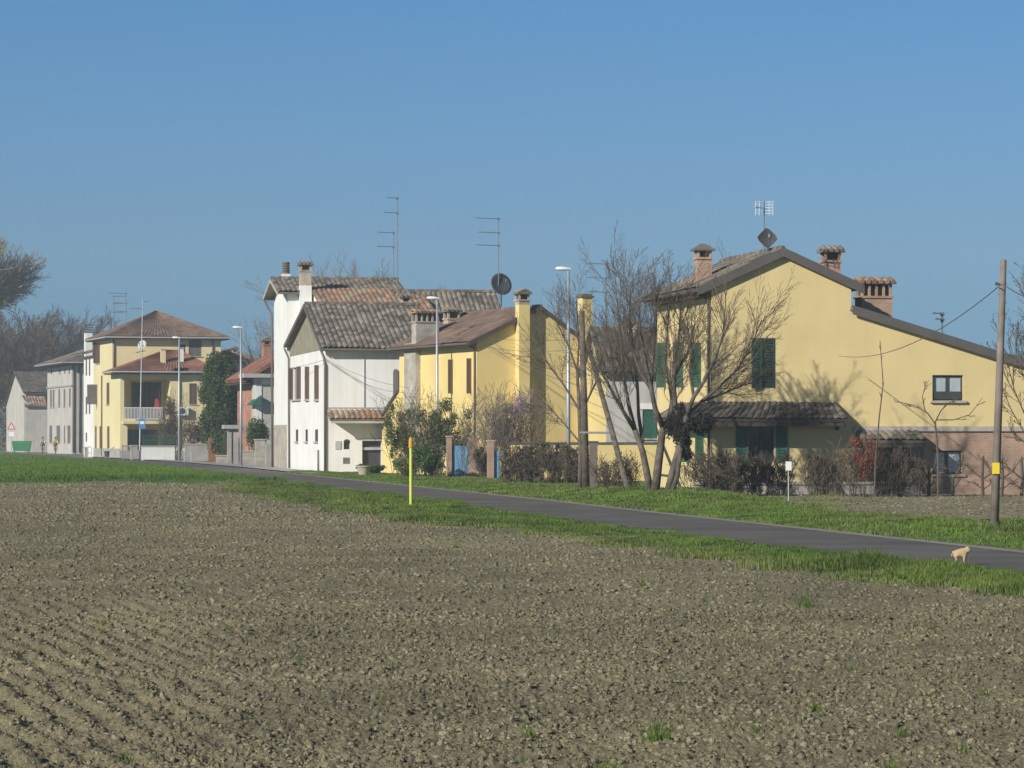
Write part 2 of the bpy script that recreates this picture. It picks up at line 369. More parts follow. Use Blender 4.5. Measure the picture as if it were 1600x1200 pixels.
def wall(mb, face, plane, prof, holes=(), z0=0.0, rev=0.16):
    prof = sorted(prof); ss = sorted(set([p[0] for p in prof] + [h[0] for h in holes] + [h[1] for h in holes]))
    ss = [s for s in ss if prof[0][0] <= s <= prof[-1][0]]
    def top(s):
        for i in range(len(prof) - 1):
            (a, za), (b, zb) = prof[i], prof[i + 1]
            if a <= s <= b: return za if b - a < 1e-9 else za + (zb - za) * (s - a) / (b - a)
        return prof[-1][1]
    def pt(s, z, o=0.0): return (s, plane + o, z) if face == 'F' else (plane + o, s, z)
    for i in range(len(ss) - 1):
        a, b = ss[i], ss[i + 1]
        if b - a < 1e-6: continue
        m = (a + b) / 2; hs = sorted([h for h in holes if h[0] - 1e-6 <= a and b <= h[1] + 1e-6], key=lambda h: h[2])
        za = z0
        for h in hs:
            mb.add([pt(a, za), pt(b, za), pt(b, h[2]), pt(a, h[2])], [(0, 1, 2, 3)]); za = h[3]
        mb.add([pt(a, za), pt(b, za), pt(b, top(b)), pt(a, top(a))], [(0, 1, 2, 3)])
    for (a, b, c, d) in holes:
        for (p, q) in (((a, c), (b, c)), ((b, c), (b, d)), ((b, d), (a, d)), ((a, d), (a, c))):
            mb.add([pt(*p), pt(*q), pt(*q, rev), pt(*p, rev)], [(0, 1, 2, 3)])
def block(mb, x0, x1, y0, y1, z0, z1, pf=None, pl=None, hf=(), hl=(), pb=None, pr=None, rev=0.16):
    """four walls; pf/pl/pb/pr = top profiles of front, left, back, right"""
    wall(mb, 'F', y0, pf or [(x0, z1), (x1, z1)], hf, z0, rev); wall(mb, 'L', x0, pl or [(y0, z1), (y1, z1)], hl, z0, rev)
    wall(mb, 'F', y1, pb or pf or [(x0, z1), (x1, z1)], (), z0, rev); wall(mb, 'L', x1, pr or pl or [(y0, z1), (y1, z1)], (), z0, rev)
def window(par, face, plane, r, style='two', glass='glass', frame='dframe', rec=0.12, sill=True, label=None):
    a, b, c, d = r; fw = 0.06
    m = MB()
    fbox(m, face, plane, a, a + fw, c, d, -rec - .03, -rec + .03); fbox(m, face, plane, b - fw, b, c, d, -rec - .03, -rec + .03)
    fbox(m, face, plane, a + fw, b - fw, c, c + fw, -rec - .03, -rec + .03); fbox(m, face, plane, a + fw, b - fw, d - fw, d, -rec - .03, -rec + .03)
    if style == 'two':
        q = (a + b) / 2; fbox(m, face, plane, q - fw * .8, q + fw * .8, c + fw, d - fw, -rec - .028, -rec + .035)
    o = m.build('window', frame, par)
    if label: o['label'] = label
    g = MB(); fbox(g, face, plane, a + .01, b - .01, c + .01, d - .01, -rec - .02, -rec - .01); g.build('pane', glass, o)
    if sill:
        s = MB(); fbox(s, face, plane, a - .1, b + .1, c - .08, c - .003, .003, .10); s.build('sill', 'sill', o)
    return o
def slats(m, face, plane, a, b, c, d, o0, o1):
    fr = min(0.07, (b - a) * .2)
    fbox(m, face, plane, a, a + fr, c, d, o0, o1); fbox(m, face, plane, b - fr, b, c, d, o0, o1)
    fbox(m, face, plane, a + fr, b - fr, c, c + .08, o0, o1); fbox(m, face, plane, a + fr, b - fr, d - .08, d, o0, o1)
    n = max(3, int((d - c) / .11)); th = (o1 - o0)
    for i in range(n):
        z = c + .08 + (d - c - .16) * (i + .15) / n; fbox(m, face, plane, a + fr, b - fr, z, z + (d - c) / n * .62, o0 + th * .2, o1 - th * .2)
    fbox(m, face, plane, a + fr, b - fr, c + .08, d - .08, o0 + th * .05, o0 + th * .18)
def shutter(par, face, plane, r, m='green', o0=0.01, o1=0.05, label=None):
    q = MB(); slats(q, face, plane, *r, o0, o1); o = q.build('shutter', m, par)
    if label: o['label'] = label
    return o
def shut_window(par, face, plane, r, m='brown', frame='sill', sill=True):
    """an opening whose two shutters are closed, set back a little"""
    a, b, c, d = r; q = (a + b) / 2
    w = MB(); fbox(w, face, plane, a, b, c, d, -.15, -.11); w = w.build('window', 'glass', par)
    s1 = MB(); slats(s1, face, plane, a + .005, q - .005, c + .005, d - .005, -.09, -.04); s1.build('shutter', m, w)
    s2 = MB(); slats(s2, face, plane, q + .005, b - .005, c + .005, d - .005, -.09, -.04); s2.build('shutter', m, w)
    if sill:
        s = MB(); fbox(s, face, plane, a - .08, b + .08, c - .07, c - .003, .003, .08); s.build('sill', 'sill', w)
    return w
def tiles(e0, e1, r1, r0, pitch=0.22, course=0.38, amp=0.045, thick=0.10, seed=0, sag=0.0, ns=4):
    """pantiled slope: eave e0->e1, ridge r0->r1; rows of barrel tiles with stepped courses; a closed slab below"""
    e0, e1, r0, r1 = map(Vector, (e0, e1, r0, r1)); mb = MB(); rnd = random.Random(seed)
    w = (e1 - e0).length; l = (r0 - e0).length if (r0 - e0).length > (r1 - e1).length else (r1 - e1).length
    nx = max(2, int(w / pitch)); ny = max(2, int(l / course)); n = (e1 - e0).cross(r0 - e0)
    if n.length < 1e-6: n = (e1 - e0).cross(r1 - e1)
    n.normalize()
    if n.z < 0: n = -n
    cols = nx * ns; vs = []; uv = []; fs = []
    jog = [rnd.uniform(-.3, .3) for _ in range(nx + 1)]
    rows = []
    for j in range(ny):
        rows += [(j, 0.0), (j, 0.985)]
    wob = [rnd.uniform(-.5, .5) for _ in range((nx + 2) * (ny + 2))]
    for (j, fr) in rows:
        for i in range(cols + 1):
            cidx = min(i // ns, nx - 1); ph = (i % ns) / ns if i < cols else 0.0
            tt = min(1, max(0, (j + fr) / ny)); ss = i / cols
            p = (e0 * (1 - ss) + e1 * ss) * (1 - tt) + (r0 * (1 - ss) + r1 * ss) * tt
            h = amp * math.sin(math.pi * ph) ** 0.8 if ph > 0 else 0.0
            h += (1 - fr) * 0.022 + wob[cidx + j * (nx + 2)] * 0.012 + sag * (math.sin(ss * 9 + tt * 3) * .5 + math.sin(ss * 4.1 + 1) * .7) * 0.04
            vs.append(tuple(p + n * h)); uv.append((cidx + .5, j + .5))
    st = cols + 1
    for rr in range(len(rows) - 1):
        for i in range(cols):
            a = rr * st + i; fs.append((a, a + 1, a + st + 1, a + st))
    mb.add(vs, fs, uv)
    q = [e0, e1, r1, r0]; t_ = n * 0.012; b_ = n * thick
    if (r1 - r0).length < 1e-4: q = [e0, e1, r1]
    mb.prism([tuple(p - t_) for p in q], tuple(-b_))
    return mb
def ridge_caps(mb, a, b, r=0.11, seed=1):
    a = Vector(a); b = Vector(b); L = (b - a).length; n = max(1, int(L / .4)); rnd = random.Random(seed)
    for i in range(n):
        p = a + (b - a) * (i / n); q = a + (b - a) * ((i + 1.04) / n); z = rnd.uniform(-.012, .012)
        mb.tube([p + Vector((0, 0, z)), q + Vector((0, 0, z + .015))], [r, r * .86], 7)
    if mb.uv is not None:
        mb.uv = mb.uv[:len(mb.uv) - 14 * n]
        for i in range(n): mb.uv += [(rnd.randint(0, 99) + .5, 77.5)] * 14
    return mb
def chimney(par, x0, x1, y0, y1, z0, z1, body='oldbrick', style='gable', cap='tile', neck=None, label=None):
    """stack with open vents under a small tiled cap; cap is a child of the chimney"""
    m = MB(); hv = min(0.5, (x1 - x0) * .6); zt = z1 - hv - .28
    m.box(x0, x1, y0, y1, z0, zt); m.box(x0 - .05, x1 + .05, y0 - .05, y1 + .05, zt + .002, zt + .08)
    n = 3 if (x1 - x0) > 1.0 else 2; n = 5 if (x1 - x0) > 1.0 else 2; t = (x1 - x0) * (.16 if n == 2 else .07)
    for i in range(n):
        xa = x0 + (x1 - x0 - t) * i / (n - 1)
        for ya in (y0, y1 - .1): m.box(xa, xa + t, ya, ya + .1, zt + .082, zt + hv)
    o = m.build('chimney', body, par)
    if label: o['label'] = label
    k = MB(); k.box(x0 + .08, x1 - .08, y0 + .14, y1 - .14, zt + .08, zt + hv - .02); k.build('flue', 'soffit', o)
    zc = zt + hv + .002; ov = .12; xm = (x0 + x1) / 2
    c = MB()
    if style == 'hat':
        c.box(x0 - ov, x1 + ov, y0 - ov, y1 + ov, zc, zc + .05); ym = (y0 + y1) / 2; q = [(x0 - ov, y0 - ov, zc + .052), (x1 + ov, y0 - ov, zc + .052), (x1 + ov, y1 + ov, zc + .052), (x0 - ov, y1 + ov, zc + .052), (xm - .08, ym - .08, zc + .25), (xm + .08, ym - .08, zc + .25), (xm + .08, ym + .08, zc + .25), (xm - .08, ym + .08, zc + .25)]
        c.add(q, [(0, 1, 5, 4), (1, 2, 6, 5), (2, 3, 7, 6), (3, 0, 4, 7), (4, 5, 6, 7)])
    elif style == 'gable':
        c.prism([(x0 - ov, y0 - ov, zc), (x1 + ov, y0 - ov, zc), (x1 + ov, y0 - ov, zc + .05), (xm, y0 - ov, zc + .26), (x0 - ov, y0 - ov, zc + .05)], (0, y1 - y0 + 2 * ov, 0))
        for xx in np.arange(x0 - ov + .04, x1 + ov, .13):
            zz = zc + .07 + .2 * (1 - abs(xx - xm) / (xm - x0 + ov)); c.tube([(xx, y0 - ov - .03, zz - .01), (xx, y1 + ov, zz)], .045, 5)
    else:
        c.box(x0 - ov, x1 + ov, y0 - ov, y1 + ov, zc, zc + .06)
        nn = max(3, int((x1 - x0 + 2 * ov) / .2))
        for i in range(nn):
            xx = x0 - ov + (x1 - x0 + 2 * ov) * (i + .5) / nn
            c.tube([(xx, y0 - ov - .05, zc + .07), (xx, (y0 + y1) / 2, zc + .2)], .085, 6); c.tube([(xx, (y0 + y1) / 2, zc + .2), (xx, y1 + ov + .05, zc + .07)], .085, 6)
    if c.uv is None: c.uv = [((i // 10) * 1.0 + .5, 3.5) for i in range(len(c.v))]
    c.build('chimney_cap', cap, o)
    return o
def pipe(par, pts, r=.045, m='pipe', name='downpipe'):
    q = MB(); q.tube(pts, r, 6); return q.build(name, m, par, smooth=True)
#==SETTING==
# ------------------------------------------------------------------ terrain
_RC = np.array([(-40, 25.0), (17, 14.5), (60, 6.55), (85, 2.05), (100, -.45), (200, -18.9), (223, -23.6), (250, -29.3), (285, -38.4), (340, -51.5), (420, -73), (520, -100)])
def rc(d): return np.interp(d, _RC[:, 0], _RC[:, 1])
_BL = np.array([(10, 11.8), (17, 9.7), (42, 6.4), (44, 5.85), (47.7, 4.9), (53.8, 3.55), (60, 2.2), (67.7, 0), (75, -1.6), (79.5, -3.2), (90, -5.4), (102, -7.7), (118, -10.0), (136, -12.9), (150, -15.5)])
def bl(d): return np.interp(d, _BL[:, 0], _BL[:, 1])
def hsh(ix, iy, s=0):
    n = (ix.astype(np.int64) * 374761393 + iy.astype(np.int64) * 668265263 + s * 144665) & 0x7fffffff
    n = ((n ^ (n >> 13)) * 1274126177) & 0x7fffffff
    return ((n ^ (n >> 16)) & 0xffff) / 65535.0
def vn(x, y, s=0):
    ix = np.floor(x); iy = np.floor(y); fx = x - ix; fy = y - iy; fx = fx * fx * (3 - 2 * fx); fy = fy * fy * (3 - 2 * fy)
    return (hsh(ix, iy, s) * (1 - fx) + hsh(ix + 1, iy, s) * fx) * (1 - fy) + (hsh(ix, iy + 1, s) * (1 - fx) + hsh(ix + 1, iy + 1, s) * fx) * fy
def sst(a, b, x): t = np.clip((x - a) / (b - a), 0, 1); return t * t * (3 - 2 * t)
def bank(x, y):
    """the low grassed bank right of the road"""
    o = (x - rc(y)); return 0.24 * sst(2.6, 5.2, o) * (1 - sst(6.2, 8.5, x)) * sst(70, 92, y) * (1 - sst(106, 116, y))
def grid_sheet(name, ys, x0f, x1f, nx, zf, m, tint=None):
    t = np.linspace(0, 1, nx)[None, :]; Y = np.repeat(np.array(ys)[:, None], nx, 1)
    X = x0f(Y) * (1 - t) + x1f(Y) * t; Z = zf(X, Y); V = np.stack([X, Y, Z], -1).reshape(-1, 3)
    r, c = len(ys), nx; i = (np.arange(r - 1)[:, None] * c + np.arange(c - 1)[None, :]).ravel()
    f = np.stack([i, i + 1, i + c + 1, i + c], 1)
    return np_mesh(name, V, f, m, tint(X, Y, Z).ravel() if tint else None, smooth=True)
g = MB(); g.add([(-3000, -200, -.35), (3000, -200, -.35), (3000, 5500, -.35), (-3000, 5500, -.35)], [(0, 1, 2, 3)]); kind(g.build('ground', 'yard'), 'structure')
# ploughed field -------------------------------------------------------------
def soilz(X, Y):
    fr = sst(-2.2, -5.5, X + 0.10 * (Y - 24)) if False else sst(-.6, -3.8, X + 0.06 * (Y - 26)) * (1 - sst(30, 48, Y))
    q = (X + 0.287 * Y) / 0.27 + (vn(X * .8, Y * .8, 5) - .5) * .6
    z = fr * 0.017 * np.sin(2 * np.pi * q)
    z = z + 0.10 * (vn(X * .35, Y * .35, 9) - .5)
    big = vn(X * 7, Y * 7, 1); mid = vn(X * 17, Y * 17, 2); sm = vn(X * 38, Y * 38, 3)
    z = z + 0.05 * np.maximum(big - .42, 0) + 0.05 * np.abs(mid - .5) + 0.045 * np.abs(sm - .5)
    return z + 0.02
ys = 15.5 * np.exp(np.linspace(0, math.log(139 / 15.5), 1150))
def soil_tint(X, Y, Z): return np.clip(0.2 + 0.35 * vn(X * 3, Y * 3, 21) + 0.35 * vn(X * 22, Y * 22, 22) + 0.25 * (vn(X * .22, Y * .22, 23) - .5), 0, 1)
kind(grid_sheet('ploughed_field', ys, lambda Y: -0.205 * Y - .8, lambda Y: np.minimum(bl(Y) + 1.3, 0.205 * Y + .8), 760, soilz, 'soil', soil_tint), 'structure')
# clods: broken lumps of earth lying all over it
rs = np.random.RandomState(3)
def ico(sub):
    import bmesh
    bm = bmesh.new(); bmesh.ops.create_icosphere(bm, subdivisions=sub, radius=1.0)
    v = np.array([p.co[:] for p in bm.verts]); f = np.array([[q.index for q in p.verts] for p in bm.faces]); bm.free(); return v, f
def scatter_lumps(name, X, Y, S, zf, m, sub=1, flat=.65, tints=None, sink=.05):
    bv, bf = ico(sub); n = len(X); k = len(bv); proto = []
    for i in range(12):
        a = rs.uniform(.38, 1.35, (k, 1)); b = bv * a * rs.uniform(.6, 1.35, (1, 3)); proto.append(b)
    proto = np.array(proto); idx = rs.randint(0, 12, n); th = rs.uniform(0, 2 * np.pi, n); ph = rs.uniform(-.6, .6, n)
    B = proto[idx]; x, y, z = B[..., 0], B[..., 1], B[..., 2] * flat
    y, z = y * np.cos(ph)[:, None] - z * np.sin(ph)[:, None], y * np.sin(ph)[:, None] + z * np.cos(ph)[:, None]
    xr = x * np.cos(th)[:, None] - y * np.sin(th)[:, None]; yr = x * np.sin(th)[:, None] + y * np.cos(th)[:, None]
    V = np.stack([xr * S[:, None] + X[:, None], yr * S[:, None] + Y[:, None], z * S[:, None] + (zf(X, Y) + S * sink)[:, None]], -1).reshape(-1, 3)
    Fc = (bf[None] + (np.arange(n) * k)[:, None, None]).reshape(-1, 3)
    t = np.repeat(tints if tints is not None else rs.uniform(0, 1, n), k)
    return np_mesh(name, V, Fc, m, t)
def rnd_field(n, d0, d1, s0, s1, pw):
    d = np.sqrt(rs.uniform(d0 * d0, d1 * d1, n)); x = rs.uniform(-.2, .2, n) * d
    s = s0 + (s1 - s0) * rs.uniform(0, 1, n) ** pw; k = x < bl(d) - .1 + .5 * (vn(x * 2, d * 2, 4) - .5)
    # clods gather on the furrow crests at the near left
    q = (x + 0.287 * d) / 0.27 + (vn(x * .8, d * .8, 5) - .5) * .6; fr = sst(-.6, -3.8, x + 0.06 * (d - 26)) * (1 - sst(30, 48, d))
    k &= rs.uniform(0, 1, n) > fr * .6 * (np.sin(2 * np.pi * q) < .1)
    return x[k], d[k], s[k]
X, Y, S = rnd_field(76000, 17, 37, .007, .036, 3.4)
kind(scatter_lumps('soil_clods', X, Y, S, soilz, 'clod', 1), 'stuff')['label'] = 'brown clods of turned earth lying over the near part of the field'
X, Y, S = rnd_field(80000, 35, 80, .012, .047, 3.0)
kind(scatter_lumps('soil_clods', X, Y, S, soilz, 'clod', 1), 'stuff')['label'] = 'brown clods of turned earth lying over the middle of the field'
X, Y, S = rnd_field(50000, 76, 138, .025, .075, 2.4)
kind(scatter_lumps('soil_clods', X, Y, S, soilz, 'clod', 1), 'stuff')['label'] = 'small clods of turned earth lying over the far part of the field'
# road -----------------------------------------------------------------------
ysr = np.concatenate([np.linspace(-30, 160, 120), np.linspace(162, 520, 90)])
def wdt(Y): return 1.85 + .25 * sst(150, 190, Y)
kind(grid_sheet('road', ysr, lambda Y: rc(Y) - wdt(Y), lambda Y: rc(Y) + wdt(Y), 9, lambda X, Y: 0.05 - 0.012 * np.abs(X - rc(Y)), 'asphalt'), 'structure')
kind(grid_sheet('road_shoulder', ysr, lambda Y: rc(Y) + wdt(Y) - .12, lambda Y: rc(Y) + wdt(Y) + .28, 3, lambda X, Y: 0.036 + 0 * X, 'gravel'), 'structure')
# grass ground ---------------------------------------------------------------
yv = np.linspace(10, 150, 260)
kind(grid_sheet('verge', yv, lambda Y: bl(Y) - .1 + 0.6 * (vn(Y * .9, Y * 0, 31) - .5), lambda Y: rc(Y) - wdt(Y) + .1, 24, lambda X, Y: 0.035 + .05 * vn(X * 2, Y * 2, 6) * sst(1.95, 3, rc(Y) - X) - .16 * sst(.55, 0, X - bl(Y)), 'grassbase'), 'structure')
kind(grid_sheet('crop_field', np.concatenate([np.linspace(134.5, 142, 24), np.linspace(143, 520, 260)]), lambda Y: -0.2 * Y - 30, lambda Y: np.maximum(rc(Y) - wdt(Y) + .05, -0.2 * Y - 29), 160, lambda X, Y: 0.05 + 0.1 * sst(2, 6, rc(Y) - X) + .05 * vn(X, Y, 6) - .32 * sst(139.5 + 1.6 * (vn(X * .8, Y * 0, 55) - .5), 135.2, Y), 'cropbase'), 'structure')
def rgrass_edge(Y): return rc(Y) + np.interp(Y, [30, 70, 78, 84, 98, 150, 165, 176], [14, 14, 6.4, 5.6, 12, 12, 8, 3.5])
kind(grid_sheet('verge', np.linspace(30, 178, 240), lambda Y: rc(Y) + wdt(Y) + .15, rgrass_edge, 40, lambda X, Y: 0.03 + bank(X, Y) + .04 * vn(X * 2, Y * 2, 6) * sst(2, 3, X - rc(Y)), 'grassbase'), 'structure')
kind(grid_sheet('garden_plot', np.linspace(76, 108, 260), lambda Y: np.maximum(rc(Y) + 4.4, 8.0 + 0 * Y), lambda Y: 27 + 0 * Y, 420, lambda X, Y: 0.0 + .06 * vn(X * 5, Y * 5, 8) + .03 * vn(X * 14, Y * 14, 9) + .05 * sst(rc(Y) + 4.4, rc(Y) + 5.5, X), 'soil', soil_tint), 'structure')
n = 9000; d = rs.uniform(78, 107, n); x = rs.uniform(8.6, 20, n); k = x > rc(d) + 5.4
kind(scatter_lumps('soil_clods', x[k], d[k], .03 + .06 * rs.uniform(0, 1, k.sum()) ** 2, lambda X, Y: 0.07 + 0 * X, 'clod', 1), 'stuff')['label'] = 'clods of dug earth lying over the garden plot beside the road'
# paved edge along the houses, with a kerb step
kind(grid_sheet('pavement', np.linspace(166, 300, 70), lambda Y: rc(Y) + 2.15, lambda Y: rc(Y) + 3.9 + 0 * Y, 4, lambda X, Y: 0.11 + 0 * X, 'concrete'), 'structure')
# grass blades ---------------------------------------------------------------
def blades(name, X, Y, Hh, Wd, zf, m, tint, lean=.45):
    n = len(X); th = rs.uniform(0, 2 * np.pi, n); ln = rs.uniform(0, lean, n) * Hh; la = rs.uniform(0, 2 * np.pi, n); z = zf(X, Y)
    c, s = np.cos(th) * Wd / 2, np.sin(th) * Wd / 2; z0 = z - .01
    a = np.stack([X - c, Y - s, z0], 1); b = np.stack([X + c, Y + s, z0], 1)
    mx = X + np.cos(la) * ln * .35; my = Y + np.sin(la) * ln * .35; mz = z + Hh * .6
    p = np.stack([mx - c * .8, my - s * .8, mz], 1); q = np.stack([mx + c * .8, my + s * .8, mz], 1)
    t = np.stack([X + np.cos(la) * ln, Y + np.sin(la) * ln, z + Hh * rs.uniform(.85, 1, n)], 1)
    V = np.stack([a, b, q, p, t], 1).reshape(-1, 3); i = np.arange(n)[:, None] * 5
    # two triangles + tip as three triangles
    Fc = np.concatenate([i + np.array([[0, 1, 2]]), i + np.array([[0, 2, 3]]), i + np.array([[3, 2, 4]])])
    return kind(np_mesh(name, V, Fc, m, np.repeat(tint, 5)), 'stuff')
def vz(X, Y): return 0.035 + .05 * vn(X * 2, Y * 2, 6)
n = 520000; d = 38 + (146 - 38) * rs.uniform(0, 1, n) ** 1.35; lo = bl(d) - .55 + 1.1 * (vn(d * .55, d * 0, 45) - .5) + .5 * (vn(d * 2.1, d * 0, 46) - .5); hi = rc(d) - 1.95 + .45 * (vn(d * .8, d * 0, 48) - .4) + .3 * sst(62, 52, d); x = lo + (hi - lo) * rs.uniform(0, 1, n)
tuft = vn(x * 1.1, d * .55, 41); tf2 = vn(x * 4, d * 2, 42); mid = (x - lo) / (hi - lo)
k = (rs.uniform(0, 1, n) < (.03 + 1.9 * tuft * tf2 + .13 * mid) * (1 - .9 * sst(.45, 0, mid)))
x, d, mid, tuft, tf2 = x[k], d[k], mid[k], tuft[k], tf2[k]
hh = (.25 + .85 * vn(x * .45, d * .16, 47)) * (1 + .3 * sst(66, 52, d)) * (.03 + .22 * tuft ** 2.4 + .05 * tf2) * rs.uniform(.6, 1.2, len(x)) * (.40 + .70 * np.sin(np.pi * np.clip(mid, .05, .9)))
tn = np.clip(.35 * tuft + .42 * rs.uniform(0, 1, len(x)) + .45 * (vn(x * .8, d * .3, 44) - .5) + .55 * (rs.uniform(0, 1, len(x)) > (.62 + .32 * mid)), 0, 1)
blades('verge_grass', x, d, hh, .0035 + .00019 * d, vz, 'grass', tn)['label'] = 'rough green grass on the strip between ploughed field and road'
n = 360000; d = 135.6 + (400 - 135.6) * rs.uniform(0, 1, n) ** 1.5; lo = -0.185 * d - 4; hi = rc(d) - 2.1; k0 = hi > lo
d, lo, hi = d[k0], lo[k0], hi[k0]; x = lo + (hi - lo) * rs.uniform(0, 1, len(d)); near = 1 - sst(139, 152, d); ed_ = sst(0, 2.6, d - 136.2 - 1.6 * vn(x * .9, d * 0, 53) - .8 * vn(x * 3.1, d * 0, 54))
tuft = vn(x * 1.3, d * .5, 51)
hh = (.10 + .09 * tuft + .10 * near * tuft) * rs.uniform(.6, 1.15, len(x)) * (.15 + .85 * ed_)
tn = np.clip(.35 + .35 * (vn(x * .35, d * .08, 52) - .5) + .35 * rs.uniform(0, 1, len(x)) + .25 * tuft * (1 - near) - .15 * near, 0, 1)
blades('crop_grass', x, d, hh, .012 + .00025 * d, lambda X, Y: 0.05 + 0.1 * sst(2, 6, rc(Y) - X) - .32 * sst(139.5 + 1.6 * (vn(X * .8, Y * 0, 55) - .5), 135.2, Y), 'crop', tn, .3)['label'] = 'smooth bright green young crop left of the road'
n = 380000; d = 44 + (176 - 44) * rs.uniform(0, 1, n) ** 1.2; lo = rc(d) + 2.05; hi = rgrass_edge(d); x = lo + (hi - lo) * rs.uniform(0, 1, n)
vis = (x < .17 * d + 1); x, d, lo, hi = x[vis], d[vis], lo[vis], hi[vis]; mid = (x - lo) / (hi - lo)
tuft = vn(x * .9, d * .5, 61); tf2 = vn(x * 4, d * 2, 62)
k = rs.uniform(0, 1, len(x)) < (.35 + .8 * tuft) * (1 - .5 * sst(.8, 1, mid)) * (1 - .45 * sst(5.0, 5.6, x - rc(d)) * (d > 84) * (d < 120))
x, d, mid, tuft, tf2 = x[k], d[k], mid[k], tuft[k], tf2[k]
hh = (.03 + .13 * tuft ** 2 + .04 * tf2) * rs.uniform(.6, 1.2, len(x)) * (.5 + .5 * sst(0, .15, mid))
tn = np.clip(.25 + .35 * tuft + .35 * rs.uniform(0, 1, len(x)) + .5 * (rs.uniform(0, 1, len(x)) > .95), 0, 1)
blades('verge_grass', x, d, hh, .005 + .00022 * d, lambda X, Y: 0.03 + bank(X, Y) + .02, 'grass', tn)['label'] = 'short green grass on the bank between road and hedge'
#==HOUSES==
kind(grid_sheet('yard', np.linspace(70, 520, 60), lambda Y: rc(Y) + 2.4, lambda Y: rc(Y) + 150, 30, lambda X, Y: -0.02 + 0 * X, 'yard'), 'structure')
# ------------------------------------------------------------------ large yellow house on the right
def house_root(fr, name, label, cat='house'):
    return thing(name, label, cat, fr.O, fr.rz)
A = Fr(1112, 108.5, -0.185)
hA = house_root(A, 'farmhouse', 'large yellow house with long sloping roof, green shutters and brick-faced lower right wall')
bD = A.side(1027, 680)[0]                      # depth of the left wall
aR, zR = A.front(1222, 397); aS, zS = A.front(1330, 447); zL = A.front(1112, 447)[1]
zS2 = A.front(1330, 487)[1]; aE = A.front(1640, 680)[0] + 6; a16, z16 = A.front(1600, 574); zE = z16 + (z16 - zS2) / (a16 - aS) * (aE - a16)
zb = A.front(1450, 672)[1]
wUp = A.rF(1190, 529, 1211, 605); wR = A.rF(1457, 586, 1505, 626); wB = A.rF(1457, 704, 1503, 741)
dF = A.rF(1170, 662, 1210, 722, 0)
lw = [A.rL(p0, 536, p0 + 9, 606) for p0 in (1031, 1058, 1086)]
topA = [(0, zL), (aR, zR), (aS, zS), (aS + .001, zS2), (aE, zE)]
m = MB()
wall(m, 'F', 0, topA, [wUp, wR, wB, dF], 0, .2)
wall(m, 'L', 0, [(0, zL), (bD, zL)], lw, 0, .2)
wall(m, 'F', bD, topA); wall(m, 'L', aE, [(0, zE), (bD, zE)])
wall(m, 'L', aS + .001, [(0, zS), (bD, zS)], (), zS2 - .3)
m.build('wall', 'yellow', hA)
aK = A.front(1334, 700)[0]
m = MB(); wall(m, 'F', -.035, [(aK, zb), (aE, zb)], [wB], 0, .03); m.box(aK - .001, aK + .03, -.034, 0, 0, zb); m.build('brick_facing', 'pinkbrick', hA)
m = MB(); m.box(aK - .02, aE, -.09, -.003, zb + .003, zb + .13); m.box(aK - .02, aE, -.11, -.003, zb - .04, zb); m.build('string_course', 'sill', hA)
# windows, shutters
w = window(hA, 'F', 0, wR, glass='curtain'); w['label'] = 'upper right window with two pale curtained panes'
q = MB(); fbox(q, 'F', 0, wR[0] + .06, wR[1] - .06, wR[2] + .06, wR[2] + (wR[3] - wR[2]) * .36, -.1, -.05); q.build('lower_panel', 'dframe', w)
w = window(hA, 'F', 0, wB, glass='lace'); w['label'] = 'ground floor window with patterned curtains in the brick wall'
w = window(hA, 'F', 0, wUp, style='one', sill=False)
shutter(w, 'F', 0, (wUp[0] + .01, wUp[1] - .01, wUp[2] - .02, wUp[3] + .02), 'greenshade', -.05, .02)
s1 = MB(); slats(s1, 'F', 0, -.40, 0, wUp[2] - .05, wUp[3] + .02, 0, .04); s1 = s1.build('shutter', 'green', hA)
s1.location = (wUp[0] + .0, -.03, 0); s1.rotation_euler = (0, 0, R(14))
w = window(hA, 'F', 0, dF, style='two', sill=False); w['label'] = 'glazed door under the long tiled porch roof'
shutter(hA, 'F', 0, (dF[0] - .46, dF[0] - .03, dF[2], dF[3] - .02), 'green', .012, .06); shutter(hA, 'F', 0, (dF[1] + .04, dF[1] + .45, dF[2], dF[3] - .02), 'green', .012, .06)
for r in lw:
    w = window(hA, 'L', 0, r, style='one', sill=False)
    q = MB(); slats(q, 'F', r[0] - .02, -.36, -.01, r[2], r[3], 0, .04); q.build('shutter', 'green', w)
for x0 in (1070, 1092):
    w = window(hA, 'L', 0, A.rL(x0, 672, x0 + 7, 722), style='one', sill=False)
    r = A.rL(x0, 668, x0 + 7, 722); q = MB(); slats(q, 'F', r[0] - .02, -.3, -.01, r[2], r[3], 0, .04); q.build('shutter', 'green', w)
# roof: overhangs .45 front, .6 left
oF, oL = .14, .55
sl1 = (zR - zL) / aR; sl2 = (zS - zR) / (aS - aR); sl3 = (zE - zS2) / (aE - aS)
T = .17
eL = (-oL, zL - sl1 * oL + T); eR = (aS + .42, zS + sl2 * .42 + T)
tiles((-oL, -oF, eL[1]), (-oL, bD + .4, eL[1]), (aR, bD + .4, zR + T), (aR, -oF, zR + T), thick=.12, seed=2, sag=.4).build('roof', 'tile', hA)
tiles((eR[0], bD + .4, eR[1]), (eR[0], -oF, eR[1]), (aR, -oF, zR + T), (aR, bD + .4, zR + T), thick=.12, seed=3).build('roof', 'tile', hA)
tiles((aE + .4, bD + .4, zE + sl3 * .4 + T), (aE + .4, -oF, zE + sl3 * .4 + T), (aS - .02, -oF, zS2 + T), (aS - .02, bD + .4, zS2 + T), thick=.12, seed=4).build('roof', 'tile', hA)
m = MB()
